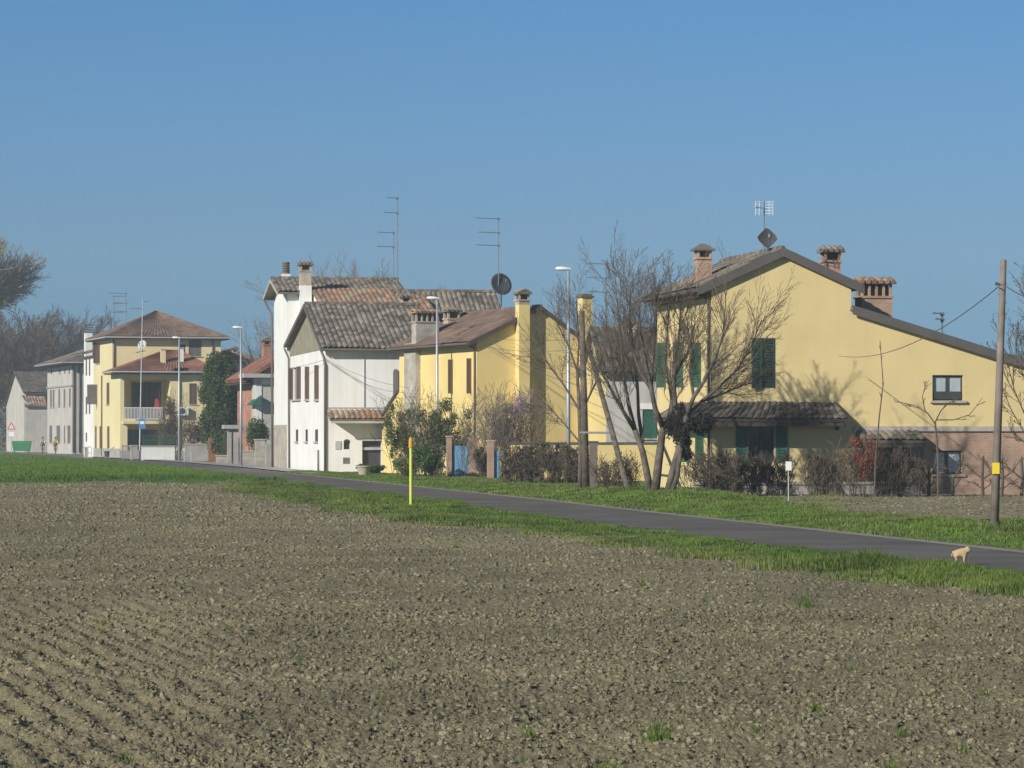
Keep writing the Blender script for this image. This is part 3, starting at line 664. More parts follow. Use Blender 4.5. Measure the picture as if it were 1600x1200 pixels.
def verge(m, a0, z0_, a1, z1_, y, h=.26, t=.06):
    m.prism([(a0, y, z0_ - h), (a1, y, z1_ - h), (a1, y, z1_ + .05), (a0, y, z0_ + .05)], (0, -t, 0))
verge(m, -oL, eL[1], aR, zR + T, -oF - .005); verge(m, aR, zR + T, eR[0], eR[1], -oF - .005)
verge(m, aS, zS2 + T, aE + .4, zE + T, -oF - .005)
m.build('verge_board', 'fascia', hA)
m = MB(); ridge_caps(m, (aR, -oF, zR + T + .03), (aR, bD + .4, zR + T + .03), .1)
m.uv = [(rd * .37 % 9 + .5, 7.5) for rd in range(len(m.v))]; m.build('ridge_tiles', 'tile', hA)
m = MB(); m.prism([(-.002, -oF + .02, zL + .02), (-.002, bD, zL + .02), (-oL + .02, bD, eL[1] - .14), (-oL + .02, -oF + .02, eL[1] - .14)], (0, 0, -.05))
for i in range(int(bD / .6)): m.box(-oL + .05, -.004, .1 + i * .6, .2 + i * .6, eL[1] - .30, eL[1] - .19)
m.build('soffit', 'soffit', hA)
m = MB(); m.tube([(-oL - .06, -oF, eL[1] - .08), (-oL - .06, bD + .4, eL[1] - .08)], .07, 8); m.build('gutter', 'pipe', hA)
pipe(hA, [(-oL - .05, .25, eL[1] - .12), (-.12, .06, zL - .45), (-.09, .05, zL - .8), (-.09, .05, .1)], .05)
# chimneys
a0, _ = A.front(1090, 420, 2.6); a1, _ = A.front(1112, 420, 2.6); zt = A.front(1100, 379, 2.6)[1]
chimney(hA, a0, a1, 2.6, 2.6 + a1 - a0, zL, zt, 'pinkbrick', 'hat', 'tile', label='left brick chimney on the high roof')
a0, _ = A.front(1289, 420, 3.4); a1, _ = A.front(1314, 420, 3.4); zt = A.front(1300, 382, 3.4)[1]
chimney(hA, a0, a1, 3.4, 3.4 + a1 - a0, zS2, zt, 'pinkbrick', 'hip', 'tile', label='middle brick chimney right of the roof ridge')
a0, _ = A.front(1346, 470, 2.2); a1, _ = A.front(1394, 470, 2.2); zt = A.front(1370, 431, 2.2)[1]
chimney(hA, a0, a1, 2.2, 3.0, zS2 - 1.5, zt, 'pinkbrick', 'row', 'tilered', label='wide low chimney with a row of vents beside the roof step')
# porch roof wrapping the left corner
zt = A.front(1250, 629)[1]; ze = A.front(1250, 655, -1.0)[1]; pr = 1.0; aP = A.front(1309, 629)[0]
tiles((-pr, -pr, ze), (A.front(1326, 655, -pr)[0], -pr, ze), (aP, -.01, zt), (-.02, -.01, zt), pitch=.24, course=.36, amp=.05, thick=.09, seed=7, sag=.5).build('porch_roof', 'tiledark', hA)
tiles((-pr, bD * .55, ze), (-pr, -pr, ze), (-.01, -.02, zt), (-.01, bD * .55, zt), pitch=.24, course=.36, amp=.05, thick=.09, seed=8, sag=.5).build('porch_roof', 'tiledark', hA)
m = MB(); aQ = A.front(1322, 655, -pr)[0]
m.box(-pr + .05, aQ - .05, -pr + .06, -pr + .18, ze - .24, ze - .11)
for i in range(9):
    x = .1 + (aQ - .5) * i / 8; m.prism([(x, -.003, zt - .28), (x, -pr + .06, ze - .16), (x, -pr + .06, ze - .1), (x, -.003, zt - .16)], (.09, 0, 0))
m.prism([(aP - .1, -.003, zt - .12), (aP - .1, -.003, zt - .95), (aP - .1, -.25, zt - .8), (aP - .1, -pr + .1, ze - .25)], (.12, 0, 0))
m.build('porch_beam', 'soffit', hA)
# smaller canopy over the entrance
zt2 = A.front(1400, 673, 0)[1]; p2 = 1.0; ze2 = A.front(1400, 688, -p2)[1]; x0 = A.front(1338, 680)[0]; x1 = A.front(1434, 680)[0]
tiles((x0, -p2, ze2), (x1 + .05, -p2, ze2), (x1, -.04, zt2), (x0, -.04, zt2), pitch=.24, course=.36, amp=.05, thick=.09, seed=9).build('entrance_canopy', 'tile', hA)
m = MB(); m.box(x0 + .05, x1 - .05, -p2 + .05, -p2 + .15, ze2 - .24, ze2 - .1); m.box(x0 + .1, x0 + .22, -p2 + .05, -p2 + .17, 0, ze2 - .242); m.box(x1 - .2, x1 - .08, -p2 + .05, -p2 + .17, 0, ze2 - .242)
m.build('canopy_post', 'soffit', hA)
d2 = A.rF(1345, 690, 1420, 776); q = MB(); fbox(q, 'F', 0, d2[0], d2[1], 0.02, d2[3], .037, .05); q.build('entrance_shade_panel', 'dframe', hA)  # flat dark panel on the wall, stands in for the shade under the canopy
d2 = A.rF(1352, 700, 1378, 776); q = MB(); fbox(q, 'F', 0, d2[0], d2[1], 0.03, d2[3], .051, .09); q.build('door', 'brown', hA)

# ------------------------------------------------------------------ small deep yellow house in the middle
B = Fr(745, 163, -0.4)
hB = house_root(B, 'house', 'small yellow house with a brown tiled roof, chimney breast on its front and slit windows')
bB = B.side(624, 600)[0]; aB = B.front(946, 600)[0]; aRB, zRB = B.front(843, 484); zLB = B.front(745, 532)[1]; zEB = B.front(946, 562)[1]
sw = [B.rL(700, 562, 707, 615), B.rL(729, 560, 736, 615)]
m = MB(); topB = [(0, zLB), (aRB, zRB), (aB, zEB)]
wall(m, 'F', 0, topB); wall(m, 'L', 0, [(0, zLB), (bB, zLB)], sw, 0, .2); wall(m, 'F', bB, topB); wall(m, 'L', aB, [(0, zEB), (bB, zEB)])
m.build('wall', 'yellow2', hB)
for r in sw:
    b0, b1, c, d = r; w = MB(); fbox(w, 'L', 0, b0, b1, c, d, -.16, -.12); w = w.build('window', 'glass', hB)
    q = MB(); slats(q, 'F', b0 - .02, -.26, -.01, c, d, 0, .04); q.build('shutter', 'brown', w)
b1, z1 = B.side(624, 612); b2, z2 = B.side(597, 652)
m = MB(); m.prism([(0, b1 + .002, 0), (0, b2, 0), (0, b2, z2), (0, b1 + .002, z1)], (3.5, 0, 0)); m.build('side_wing', 'yellow2', hB)
m = MB(); m.prism([(-.15, b1 + .05, z1 + .003), (-.15, b2 + .35, z2 - .25), (-.15, b2 + .35, z2 - .13), (-.15, b1 + .05, z1 + .12)], (3.7, 0, 0)); m.build('wing_coping', 'fascia', hB)
o_ = .22; s1_ = (zRB - zLB) / aRB; s2_ = (zEB - zRB) / (aB - aRB); T = .15
e1_ = zLB - s1_ * .55 + T; e2_ = zEB + s2_ * .45 + T
tiles((-.55, -o_, e1_), (-.55, bB + .3, e1_), (aRB, bB + .3, zRB + T), (aRB, -o_, zRB + T), seed=12, sag=.6, thick=.11).build('roof', 'tilebrown', hB)
tiles((aB + .45, bB + .3, e2_), (aB + .45, -o_, e2_), (aRB, -o_, zRB + T), (aRB, bB + .3, zRB + T), seed=13, thick=.11).build('roof', 'tilebrown', hB)
m = MB(); verge(m, -.55, e1_, aRB, zRB + T, -o_ - .005, .17); verge(m, aRB, zRB + T, aB + .45, e2_, -o_ - .005, .17); m.build('verge_board', 'soffit', hB)
m = MB(); m.prism([(-.002, -o_ + .03, zLB + .01), (-.002, bB, zLB + .01), (-.53, bB, e1_ - .13), (-.53, -o_ + .03, e1_ - .13)], (0, 0, -.06)); m.build('soffit', 'soffit', hB)
m = MB(); m.tube([(-.60, -o_, e1_ - .06), (-.60, bB + .3, e1_ - .06)], .065, 8); m.build('gutter', 'pipe', hB)
m = MB(); ridge_caps(m, (aRB, -o_, zRB + T + .03), (aRB, bB + .3, zRB + T + .03), .1); m.uv = [(rd * .37 % 9 + .5, 7.5) for rd in range(len(m.v))]; m.build('ridge_tiles', 'tilebrown', hB)
pipe(hB, [(-.55, .25, e1_ - .1), (-.1, .12, zLB - .4), (-.08, .12, zLB - .7), (-.08, .12, .1)], .05)
# plastered chimney breast on the gable
a0, _ = B.front(811, 600, -.5); a1, _ = B.front(828, 600, -.5); zc = B.front(819, 476, -.5)[1]; zt = B.front(819, 451, -.5)[1]
m = MB(); m.box(a0, a1, -.5, -.003, 0, zc); m.build('chimney_breast', 'yellow2', hB)
chimney(hB, a0 + .01, a1 - .01, -.49, .12, zc + .002, zt, 'oldbrick', 'gable', 'tile', label='slim chimney with a little pitched cap on the front gable')
a0, _ = B.front(910, 600, -.4); a1, _ = B.front(926, 600, -.4); zt = B.front(918, 465, -.4)[1]
m = MB(); m.box(a0, a1, -.4, .2, 0, zt); m = m.build('chimney', 'yellow2', hB); m['label'] = 'tall yellow chimney stack at the right end of the gable'
c = MB(); c.box(a0 - .07, a1 + .07, -.47, .27, zt + .002, zt + .1); c.box(a0 + .02, a1 - .02, -.38, .18, zt + .102, zt + .2); c.uv = [(1.5, 3.5)] * len(c.v); c.build('chimney_cap', 'tiledark', m)
# brick chimney breast on the left wall, stack above the eaves
r = B.rL(639, 545, 657, 700); b0, b1 = r[0], r[1]
m = MB(); m.box(-.28, -.003, b0, b1, 0, zLB + .1); m.build('chimney_breast', 'stone', hB)
zt = B.side(650, 482, 0)[1]; aw = B.front(640, 500, (b0 + b1) / 2)[0]
chimney(hB, -.25, 1.05, b0, b0 + .7, zLB + .1, zt, 'stone', 'row', 'tilered', label='brick chimney with clay tile cap over the left eave')
chimney(hB, aRB - 1.2, aRB - .5, bB - 1.5, bB - .8, zLB + .6, B.front(700, 474, bB - 1)[1] - .2, 'oldbrick', 'hip', 'tile', label='small rear chimney behind the roof slope')

# ------------------------------------------------------------------ white farmhouse
Wf = Fr(510, 176.5, -0.185)
hW = house_root(Wf, 'farmhouse', 'white farmhouse in stepped sections with old wavy tile roofs and a tiled lean-to')
bW = Wf.side(453, 600)[0]; bRW = Wf.side(484, 600)[0]; zRW = Wf.side(484, 480)[1]; zFW = Wf.front(510, 545)[1]; zBW = Wf.side(452, 543)[1]; aW = Wf.front(680, 600)[0]
zBe = Wf.side(484, 551)[1]
hu = [Wf.rL(457, 574, 470, 624), Wf.rL(478, 573, 483, 624), Wf.rL(493, 571, 498, 624)]
hl = [Wf.rL(462, 671, 466, 690), Wf.rL(477, 671, 481, 690), Wf.rL(492, 671, 497, 690)]
nich = Wf.rF(537, 690, 547, 702); vent = Wf.rF(536, 715, 547, 725); gate = Wf.rF(566, 689, 596, 744)
m = MB()
wall(m, 'L', 0, [(0, zBe), (bW, zBe)], hu + hl, 0, .2)
wall(m, 'F', 0, [(0, zFW), (aW, zFW)], [nich, vent, gate], 0, .35); wall(m, 'F', bW, [(0, zBW), (aW, zBW)]); wall(m, 'L', aW, [(0, zFW), (bRW, zRW), (bW, zBW)])
m.build('wall', 'white', hW)
m = MB(); wall(m, 'L', 0.0, [(0, zFW), (bRW, zRW), (bW, zBW)], (), zBe + .001); m.build('gable', 'bare', hW)
for i, r in enumerate(hu):
    b0, b1, c, d = r; w = MB(); fbox(w, 'L', 0, b0, b1, c, d, -.18, -.14); w = w.build('window', 'glass', hW)
    q = MB(); slats(q, 'F', b0 - .02, -.26, -.01, c, d, 0, .05)
    q.build('shutter', 'brown', w)
    if i == 0: q = MB(); slats(q, 'F', b1 + .02, -.26, -.01, c, d, 0, .05); q.build('shutter', 'brown', w)
    s = MB(); fbox(s, 'L', 0, b0 - .1, b1 + .1, c - .1, c - .004, .003, .12); s.build('sill', 'sill', w)
for r in hl:
    w = window(hW, 'L', 0, r, style='one', rec=.05)
# niche with rounded head, vent grille, meter box
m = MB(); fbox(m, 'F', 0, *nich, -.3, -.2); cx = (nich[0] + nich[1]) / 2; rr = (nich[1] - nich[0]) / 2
m.prism([(cx + rr * math.cos(t), -.012, nich[3] + rr * .75 * math.sin(t)) for t in np.linspace(0, math.pi, 9)], (0, .01, 0)); m.build('niche', 'dframe', hW)
m = MB(); slats(m, 'F', 0, *vent, -.08, -.01); m.build('vent_grille', 'greyshut', hW)
r = Wf.rF(524, 689, 533, 702); m = MB(); fbox(m, 'F', 0, *r, .003, .04); m.build('meter_box', 'gutter', hW)
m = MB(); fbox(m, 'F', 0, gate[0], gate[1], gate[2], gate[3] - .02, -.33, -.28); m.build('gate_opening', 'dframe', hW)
m = MB(); fbox(m, 'F', 0, gate[0], gate[1], gate[3] - .5, gate[3] - .35, -.2, -.1); fbox(m, 'F', 0, gate[0], gate[1] + .1, gate[3] + .01, gate[3] + .13, .003, .06); m.build('gate_beam', 'gutter', hW)
# lines on the wall
m = MB(); x, z = Wf.front(569, 556); z0 = Wf.front(569, 637)[1]; m.tube([(x, -.03, z), (x, -.03, z0)], .03, 6); m.build('downpipe', 'gutter', hW)
m = MB(); x1, _ = Wf.front(603, 638); m.box(.1, x1, -.03, -.003, z0 - .04, z0 + .02); m.build('string_course', 'sill', hW)
pipe(hW, [(-.3, .1, zFW - .05), (-.12, .06, zFW - .5), (-.08, -.06, zFW - .9), (-.08, -.06, .1)], .07)
pipe(hW, [(-.1, Wf.side(500, 700)[0], Wf.side(500, 703)[1]), (-.1, Wf.side(500, 700)[0], .1)], .05)
pipe(hW, [(-.35, bW - .2, zBW - .1), (-.1, bW - .3, zBW - .7), (-.08, bW - .3, .1)], .06)
m = MB(); r = Wf.rF(614, 582, 622, 620); fbox(m, 'F', 0, *r, .01, .07); cx = (r[0] + r[1]) / 2; rr = (r[1] - r[0]) / 2
m.prism([(cx + rr * math.cos(t), -.07, r[3] + .001 + rr * 1.4 * math.sin(t)) for t in np.linspace(0, math.pi, 9)], (0, .06, 0)); m.build('arched_shutter', 'greyshut', hW)
# roof of the low front section
T = .16; oe = .45; sF = (zRW - zFW) / bRW; sB = (zRW - zBW) / (bW - bRW)
tiles((-.3, -oe, zFW - sF * oe + T), (aW + .3, -oe, zFW - sF * oe + T), (aW + .3, bRW, zRW + T), (-.3, bRW, zRW + T), pitch=.30, course=.42, amp=.07, seed=21, sag=1.0, thick=.12).build('roof', 'tile', hW)
tiles((aW + .3, bW + .2, zBW - sB * .2 + T), (-.3, bW + .2, zBW - sB * .2 + T), (-.3, bRW, zRW + T), (aW + .3, bRW, zRW + T), pitch=.30, course=.42, amp=.07, seed=22, thick=.12).build('roof', 'tile', hW)
m = MB(); ridge_caps(m, (-.3, bRW, zRW + T + .04), (aW + .3, bRW, zRW + T + .04), .13); m.uv = [(rd * .37 % 9 + .5, 7.5) for rd in range(len(m.v))]; m.build('ridge_tiles', 'tile', hW)
m = MB()
m.prism([(-.32, -oe, zFW - sF * oe + T + .03), (-.32, bRW, zRW + T + .03), (-.32, bRW, zRW + T - .2), (-.32, -oe, zFW - sF * oe + T - .2)], (-.05, 0, 0))
m.prism([(-.32, bW + .2, zBW - sB * .2 + T + .03), (-.32, bRW + .001, zRW + T + .03), (-.32, bRW + .001, zRW + T - .2), (-.32, bW + .2, zBW - sB * .2 + T - .2)], (-.05, 0, 0)); m.build('verge_board', 'pipe', hW)
m = MB(); m.tube([(-.3, -oe - .07, zFW - sF * oe + T - .08), (aW + .3, -oe - .07, zFW - sF * oe + T - .08)], .075, 8); m.build('gutter', 'pipe', hW)
# lean-to canopy on the front wall
pr = 1.25; zt = Wf.front(550, 641)[1]; ze = Wf.front(550, 655, -pr)[1]; x0 = Wf.front(511, 641)[0]; x1 = Wf.front(612, 641)[0]
tiles((x0, -pr, ze), (x1, -pr, ze), (x1, -.01, zt), (x0, -.01, zt), pitch=.29, course=.4, amp=.07, seed=23, thick=.08).build('lean_to_roof', 'tilered', hW)
m = MB(); m.box(x0 + .08, x1, -pr + .06, -pr + .18, ze - .22, ze - .1)
for i in range(5):
    x = x0 + .1 + (x1 - x0 - .3) * i / 4; m.prism([(x, -.003, zt - .5), (x, -pr + .1, ze - .16), (x, -pr + .1, ze - .09), (x, -.003, zt - .12)], (.1, 0, 0))
m.build('lean_to_bracket', 'gutter', hW)
# tall rear section
b0 = bW + .25; b3 = Wf.side(432, 600)[0]; zW2 = Wf.side(442, 463)[1]; bm_ = (b0 + b3) / 2; zR2 = Wf.side(431, 434, -.6)[1]; a2 = Wf.front(628, 500, b0)[0]
aC = Wf.front(452, 500, b0)[0]
zst = Wf.side(442, 664)[1]
m = MB(); tp = [(b0, zW2), (bm_, zR2 - .2), (b3, zW2)]
wall(m, 'L', -.15, tp, (), zst); wall(m, 'F', b0, [(-.15, zW2), (a2, zW2)]); wall(m, 'F', b3, [(-.15, zW2), (a2, zW2)]); wall(m, 'L', a2, tp); m.build('wall', 'white', hW)
m = MB(); wall(m, 'L', -.15, [(b0, zst), (b3, zst)], (), 0); m.box(-.2, -.151, b0 + .2, b0 + 2.2, 0, zst - .7); m.build('stone_base', 'stone', hW)
s_ = (zR2 - .2 - zW2) / (b3 - bm_); T = .2; og = .75
bf = b0 - .5
tiles((-og, bf, zW2 - s_ * .5 + T), (a2 + .3, bf, zW2 - s_ * .5 + T), (a2 + .3, bm_, zR2 - .2 + T), (-og, bm_, zR2 - .2 + T), pitch=.30, course=.42, amp=.07, seed=24, sag=.8, thick=.12).build('roof', 'tile', hW)
tiles((a2 + .3, b3 + .6, zW2 - s_ * .6 + T), (-og, b3 + .6, zW2 - s_ * .6 + T), (-og, bm_, zR2 - .2 + T), (a2 + .3, bm_, zR2 - .2 + T), pitch=.30, course=.42, amp=.07, seed=25, thick=.12).build('roof', 'tile', hW)
m = MB(); ridge_caps(m, (-og, bm_, zR2 - .2 + T + .04), (a2 + .3, bm_, zR2 - .2 + T + .04), .13); m.uv = [(rd * .37 % 9 + .5, 7.5) for rd in range(len(m.v))]; m.build('ridge_tiles', 'tile', hW)
m = MB()
for (y0, z0_, y1, z1_) in ((bf, zW2 - s_ * .5 + T, bm_, zR2 - .2 + T), (b3 + .6, zW2 - s_ * .6 + T, bm_ + .001, zR2 - .2 + T)):
    m.prism([(-og - .01, y0, z0_), (-og - .01, y1, z1_), (-og - .01, y1, z1_ - .2), (-og - .01, y0, z0_ - .2)], (-.05, 0, 0))
m.build('verge_board', 'sill', hW)
pipe(hW, [(-.7, b3 + .45, zW2 - s_ * .6 + T - .2), (-.3, b3 + .05, zW2 - 1.0), (-.25, b3 + .05, .1)], .07)
# white chimney breast against the tall section, plus a vent stack
a0 = Wf.front(469, 480, b0 - .7)[0]; a1 = Wf.front(487, 480, b0 - .7)[0]; zc = Wf.front(478, 446, b0 - .7)[1]; zt = Wf.front(478, 407, b0 - .7)[1]
m = MB(); m.box(a0, a1, b0 - .7, b0 - .003, zBW - 1, zc); m.build('chimney_breast', 'white', hW)
chimney(hW, a0 + .02, a1 - .02, b0 - .68, b0 + .1, zc + .002, zt, 'oldbrick', 'row', 'tile', label='broad chimney with a tiled cap in front of the high roof')
m = MB(); x, z = Wf.front(447, 428, bm_ + .5); zt = Wf.front(447, 409, bm_ + .5)[1]; m.box(x - .25, x + .25, bm_ + .3, bm_ + .8, zR2 - .6, z); m = m.build('chimney', 'white', hW)
c = MB()
for i in range(5): c.lathe((x, bm_ + .55, z + .005 + i * (zt - z) / 5), [(.2, 0), (.24, .03), (.24, (zt - z) / 5 - .06), (.2, (zt - z) / 5 - .02)], 10)
c.build('vent_cowl', 'pipe', m)
# middle section with the patched red roof
bA = Wf.side(484, 600)[0] + 3.6; zA_ = Wf.front(560, 476, bA)[1]; zB_ = Wf.front(560, 452, b0)[1]; xA = a1 + .05
tiles((xA, bA, zA_ - .6), (a2 + 1.2, bA, zA_ - .6), (a2 + 1.2, b0 - .02, zB_), (xA, b0 - .02, zB_), pitch=.30, course=.42, amp=.07, seed=26, sag=.8).build('roof', 'tilered', hW)
m = MB(); m.prism([(xA + .1, bA + .2, zBW - 2), (xA + .1, bA + .2, zA_ - .7), (xA + .1, b0 - .03, zB_ - .2), (xA + .1, b0 - .03, zBW - 2)], (a2 + 1 - xA, 0, 0)); m.build('wall', 'white', hW)

# tiled house behind, to the right of the white one
C2 = Fr(640, 189, -0.185)
hC = house_root(C2, 'house', 'house with a long dark tiled roof behind the white and the small yellow houses')
aV, zV = C2.front(766, 457, 5.5); ze = 7.6; sF2 = (zV - ze) / 6.0
m = MB(); wall(m, 'F', 0, [(0, ze), (aV, ze)]); wall(m, 'L', 0, [(0, ze), (5.5, zV - .3), (11, ze)]); wall(m, 'L', aV, [(0, ze), (5.5, zV - .3), (11, ze)]); wall(m, 'F', 11, [(0, ze), (aV, ze)]); m.build('wall', 'beige', hC)
tiles((-.3, -.5, ze - .1), (aV + .35, -.5, ze - .1), (aV + .35, 5.5, zV), (-.3, 5.5, zV), pitch=.30, course=.42, amp=.07, seed=31, sag=.8).build('roof', 'tile', hC)
tiles((aV + .35, 11.5, ze - .1), (-.3, 11.5, ze - .1), (-.3, 5.5, zV), (aV + .35, 5.5, zV), pitch=.30, course=.42, amp=.07, seed=32).build('roof', 'tile', hC)
m = MB(); ridge_caps(m, (-.3, 5.5, zV + .04), (aV + .35, 5.5, zV + .04), .13); m.uv = [(rd * .37 % 9 + .5, 7.5) for rd in range(len(m.v))]; m.build('ridge_tiles', 'tile', hC)
x, z = C2.front(628, 458, -2.5); x1, _ = C2.front(641, 458, -2.5)
chimney(hC, x, x1, -2.5, -2.0, ze - 2, z, 'oldbrick', 'row', 'tile', label='squat chimney at the left end of the roof')

# grey tiled building between the two yellow houses
D = Fr(947, 156, -0.185)
hD = house_root(D, 'outbuilding', 'grey plastered building with old tiles between the two yellow houses')
aD = D.front(1052, 600)[0]; zD = D.front(1000, 579)[1]; bD_ = 2.6; zDR = D.front(980, 512, bD_)[1]
ws = D.rF(1004, 640, 1042, 685)
m = MB(); gp = [(0, zD), (bD_, zDR - .2), (5.2, zD)]
wall(m, 'F', 0, [(0, zD), (aD, zD)], [ws], 0, .15); wall(m, 'L', aD, gp); wall(m, 'F', 5.2, [(0, zD), (aD, zD)]); m.build('wall', 'grey', hD)
m = MB(); wall(m, 'L', 0, gp); o = m.build('side_wall', 'yellow2', hD); o['label'] = 'narrow yellow side wall'
shut_window(hD, 'F', 0, ws, 'green')
m = MB(); fbox(m, 'F', 0, ws[0] - .15, ws[1] + .15, ws[3] + .02, ws[3] + .3, .003, .05); m.build('lintel', 'white', hD)
x0 = -.3
tiles((x0, -.45, zD - .15), (aD + .3, -.45, zD - .15), (aD + .3, bD_, zDR), (x0, bD_, zDR), pitch=.26, course=.4, amp=.06, seed=41, sag=1.2).build('roof', 'tiledark', hD)
tiles((aD + .3, 5.6, zD - .15), (x0, 5.6, zD - .15), (x0, bD_, zDR), (aD + .3, bD_, zDR), pitch=.26, course=.4, amp=.06, seed=42).build('roof', 'tiledark', hD)
m = MB(); x1 = D.front(978, 550, 1)[0]
m.box(x1, aD, 1.0, 1.5, zD + .2, D.front(1000, 527, 1)[1]); m.build('slate_upstand', 'fascia', hD)
chimney(hD, aD - 1.9, aD - 1.4, 2.2, 2.7, zD, D.front(1015, 497, 2.4)[1], 'oldbrick', 'gable', 'tile')

# ------------------------------------------------------------------ pale yellow villa further on
V = Fr(188, 285, -0.3)
hV = house_root(V, 'villa', 'pale yellow villa with hipped roof, red lower roof and white balcony railing')
bV = V.side(147, 600)[0]; bu = V.side(175, 560)[0]; aU = V.front(345, 550, bu)[0]; aL = V.front(334, 600)[0]
zLow = V.front(230, 584)[1]; zUp = V.front(260, 530, bu)[1]; zFl = V.front(230, 660)[1]
lg = V.rF(194, 591, 266, 655); gf = V.rF(199, 663, 270, 716); gf = (gf[0], gf[1], .02, gf[3])
wf = V.rF(296, 599, 308, 632)
wl = [V.rL(166, 598, 171, 632), V.rL(148, 666, 151, 703), V.rL(155, 666, 159, 703), V.rL(167, 666, 171, 703)]
m = MB()
wall(m, 'F', 0, [(0, zLow), (aL, zLow)], [lg, gf, wf], 0, 3.0); wall(m, 'L', 0, [(0, zLow), (bV, zLow)], wl, 0, .2); wall(m, 'L', aL, [(0, zLow), (bu, zLow)])
wall(m, 'F', bV, [(0, zUp), (aU, zUp)]); wall(m, 'L', aU, [(bu, zUp), (bV, zUp)])
wu = V.rF(295, 531, 315, 557, bu); wu2 = V.rF(281, 538, 290, 556, bu); wv = V.rL(150, 536, 156, 568)
wall(m, 'F', bu, [(0, zUp), (aU, zUp)], [wu, wu2], zLow - .4); wall(m, 'L', .001, [(bu, zUp), (bV, zUp)], [wv], zLow - .02)
m.box(lg[0], lg[1], 3.002, 3.1, 0, lg[3] + .3)
m.build('wall', 'villa', hV)
for a_, b_ in ((lg[0] + 1.2, lg[1] - .9),):
    window(hV, 'F', 2.99, (a_, b_ + .6, lg[2] + .1, lg[3] - .3), sill=False, rec=-.1)
window(hV, 'F', 2.99, (gf[0] + .6, gf[1] - .8, .1, gf[3] - .5), sill=False, rec=-.1)
shut_window(hV, 'F', 0, wf, 'brown'); shut_window(hV, 'F', bu, wu, 'greyshut'); window(hV, 'F', bu, wu2)
for r in wl + [wv]: shut_window(hV, 'L', 0, r, 'brown')
r = V.rL(146, 601, 152, 632); s = MB(); slats(s, 'F', r[0], -.95, -.02, r[2], r[3], 0, .06); s.build('shutter', 'greyshut', hV)
for xx in (156, 150): r = V.rL(xx - 3, 536, xx, 568); s = MB(); slats(s, 'F', r[0], -.26, -.02, r[2], r[3], 0, .05); s.build('shutter', 'brown', hV)
m = MB(); m.box(-.06, aL, -.06, -.004, 0, .75); m.box(-.06, -.004, -.003, bV, 0, .9)
m.build('plinth', 'concrete', hV)
# balcony: slab, rail, balusters, cloth left over it
bal = MB(); zs = lg[2]; a1 = V.front(252, 640)[0]; bal.box(lg[0] - .2, a1 + .5, -.75, -.005, zs - .42, zs - .15); bal = bal.build('balcony', 'villa', hV)
m = MB(); m.box(lg[0] - .15, a1, -.70, -.66, zs + .98, zs + 1.05); m.box(lg[0] - .15, a1, -.70, -.66, zs - .02, zs + .04)
for i in range(27): x = lg[0] - .1 + (a1 - lg[0] + .05) * i / 26; m.box(x - .025, x + .025, -.695, -.665, zs + .04, zs + .98)
m.build('railing', 'lampwhite', bal)
m = MB(); m.prism([(a1 - .75, -.5, zs + .5), (a1 - .25, -.5, zs + .5), (a1 - .3, -.5, zs + 1.5), (a1 - .42, -.5, zs + 1.85), (a1 - .6, -.5, zs + 1.8), (a1 - .68, -.5, zs + 1.3)], (0, .12, 0)); tag(m.build('red_towel', 'redcloth', None), 'red cloth hanging on the balcony behind the white railing of the villa', 'towel')
o = bpy.data.objects['red_towel']; o.location = V.O; o.rotation_euler = (0, 0, V.rz)
# roofs
def hip(par, x0, x1, y0, y1, z, h, mt, ov=.5, sd=1, ry=None):
    x0 -= ov; x1 += ov; y0 -= ov; y1 += ov; rl = min(x1 - x0, y1 - y0) / 2 - .05; z1 = z + h
    if (x1 - x0) > (y1 - y0): A_, B_ = (x0 + rl, (y0 + y1) / 2, z1), (x1 - rl, (y0 + y1) / 2, z1)
    else: A_, B_ = ((x0 + x1) / 2, y0 + rl, z1), ((x0 + x1) / 2, y1 - rl, z1)
    k = dict(pitch=.33, course=.45, amp=.05, thick=.14)
    if (x1 - x0) > (y1 - y0):
        q = [((x0, y0, z), (x1, y0, z), B_, A_), ((x1, y0, z), (x1, y1, z), B_, B_), ((x1, y1, z), (x0, y1, z), A_, B_), ((x0, y1, z), (x0, y0, z), A_, A_)]
    else:
        q = [((x0, y0, z), (x1, y0, z), A_, A_), ((x1, y0, z), (x1, y1, z), B_, A_), ((x1, y1, z), (x0, y1, z), B_, B_), ((x0, y1, z), (x0, y0, z), A_, B_)]
    for i, f in enumerate(q): tiles(*f, seed=sd + i, **k).build('roof', mt, par)
    m = MB(); m.box(x0 + .05, x1 - .05, y0 + .05, y1 - .05, z - .22, z - .16); m.build('soffit', 'soffit', par)
    m = MB(); m.tube([(x0, y1, z - .08), (x0, y0, z - .08), (x1, y0, z - .08)], .07, 6); m.build('gutter', 'gutter', par)
zr = V.front(237, 486, (bu + bV) / 2)[1]
hip(hV, 0, aU, bu, bV, zUp + .2, zr - zUp - .2, 'tilebrown', .75, 50)
zq = V.front(270, 547, bu)[1]; am = V.front(270, 550, bu)[0]
z0 = zLow + .2
tiles((-.8, -.7, z0), (aL + .5, -.7, z0), (am + .6, bu - .01, zq), (am - .6, bu - .01, zq), pitch=.33, course=.45, amp=.05, seed=60, thick=.14).build('roof', 'tileclay', hV)
tiles((-.8, bu + .2, z0), (-.8, -.7, z0), (am - .6, bu - .01, zq), (am - .7, bu + .2, zq), pitch=.33, course=.45, amp=.05, seed=61, thick=.14).build('roof', 'tileclay', hV)
tiles((aL + .5, -.7, z0), (aL + .5, bu + .2, z0), (am + .7, bu + .2, zq), (am + .6, bu - .01, zq), pitch=.33, course=.45, amp=.05, seed=62, thick=.14).build('roof', 'tileclay', hV)
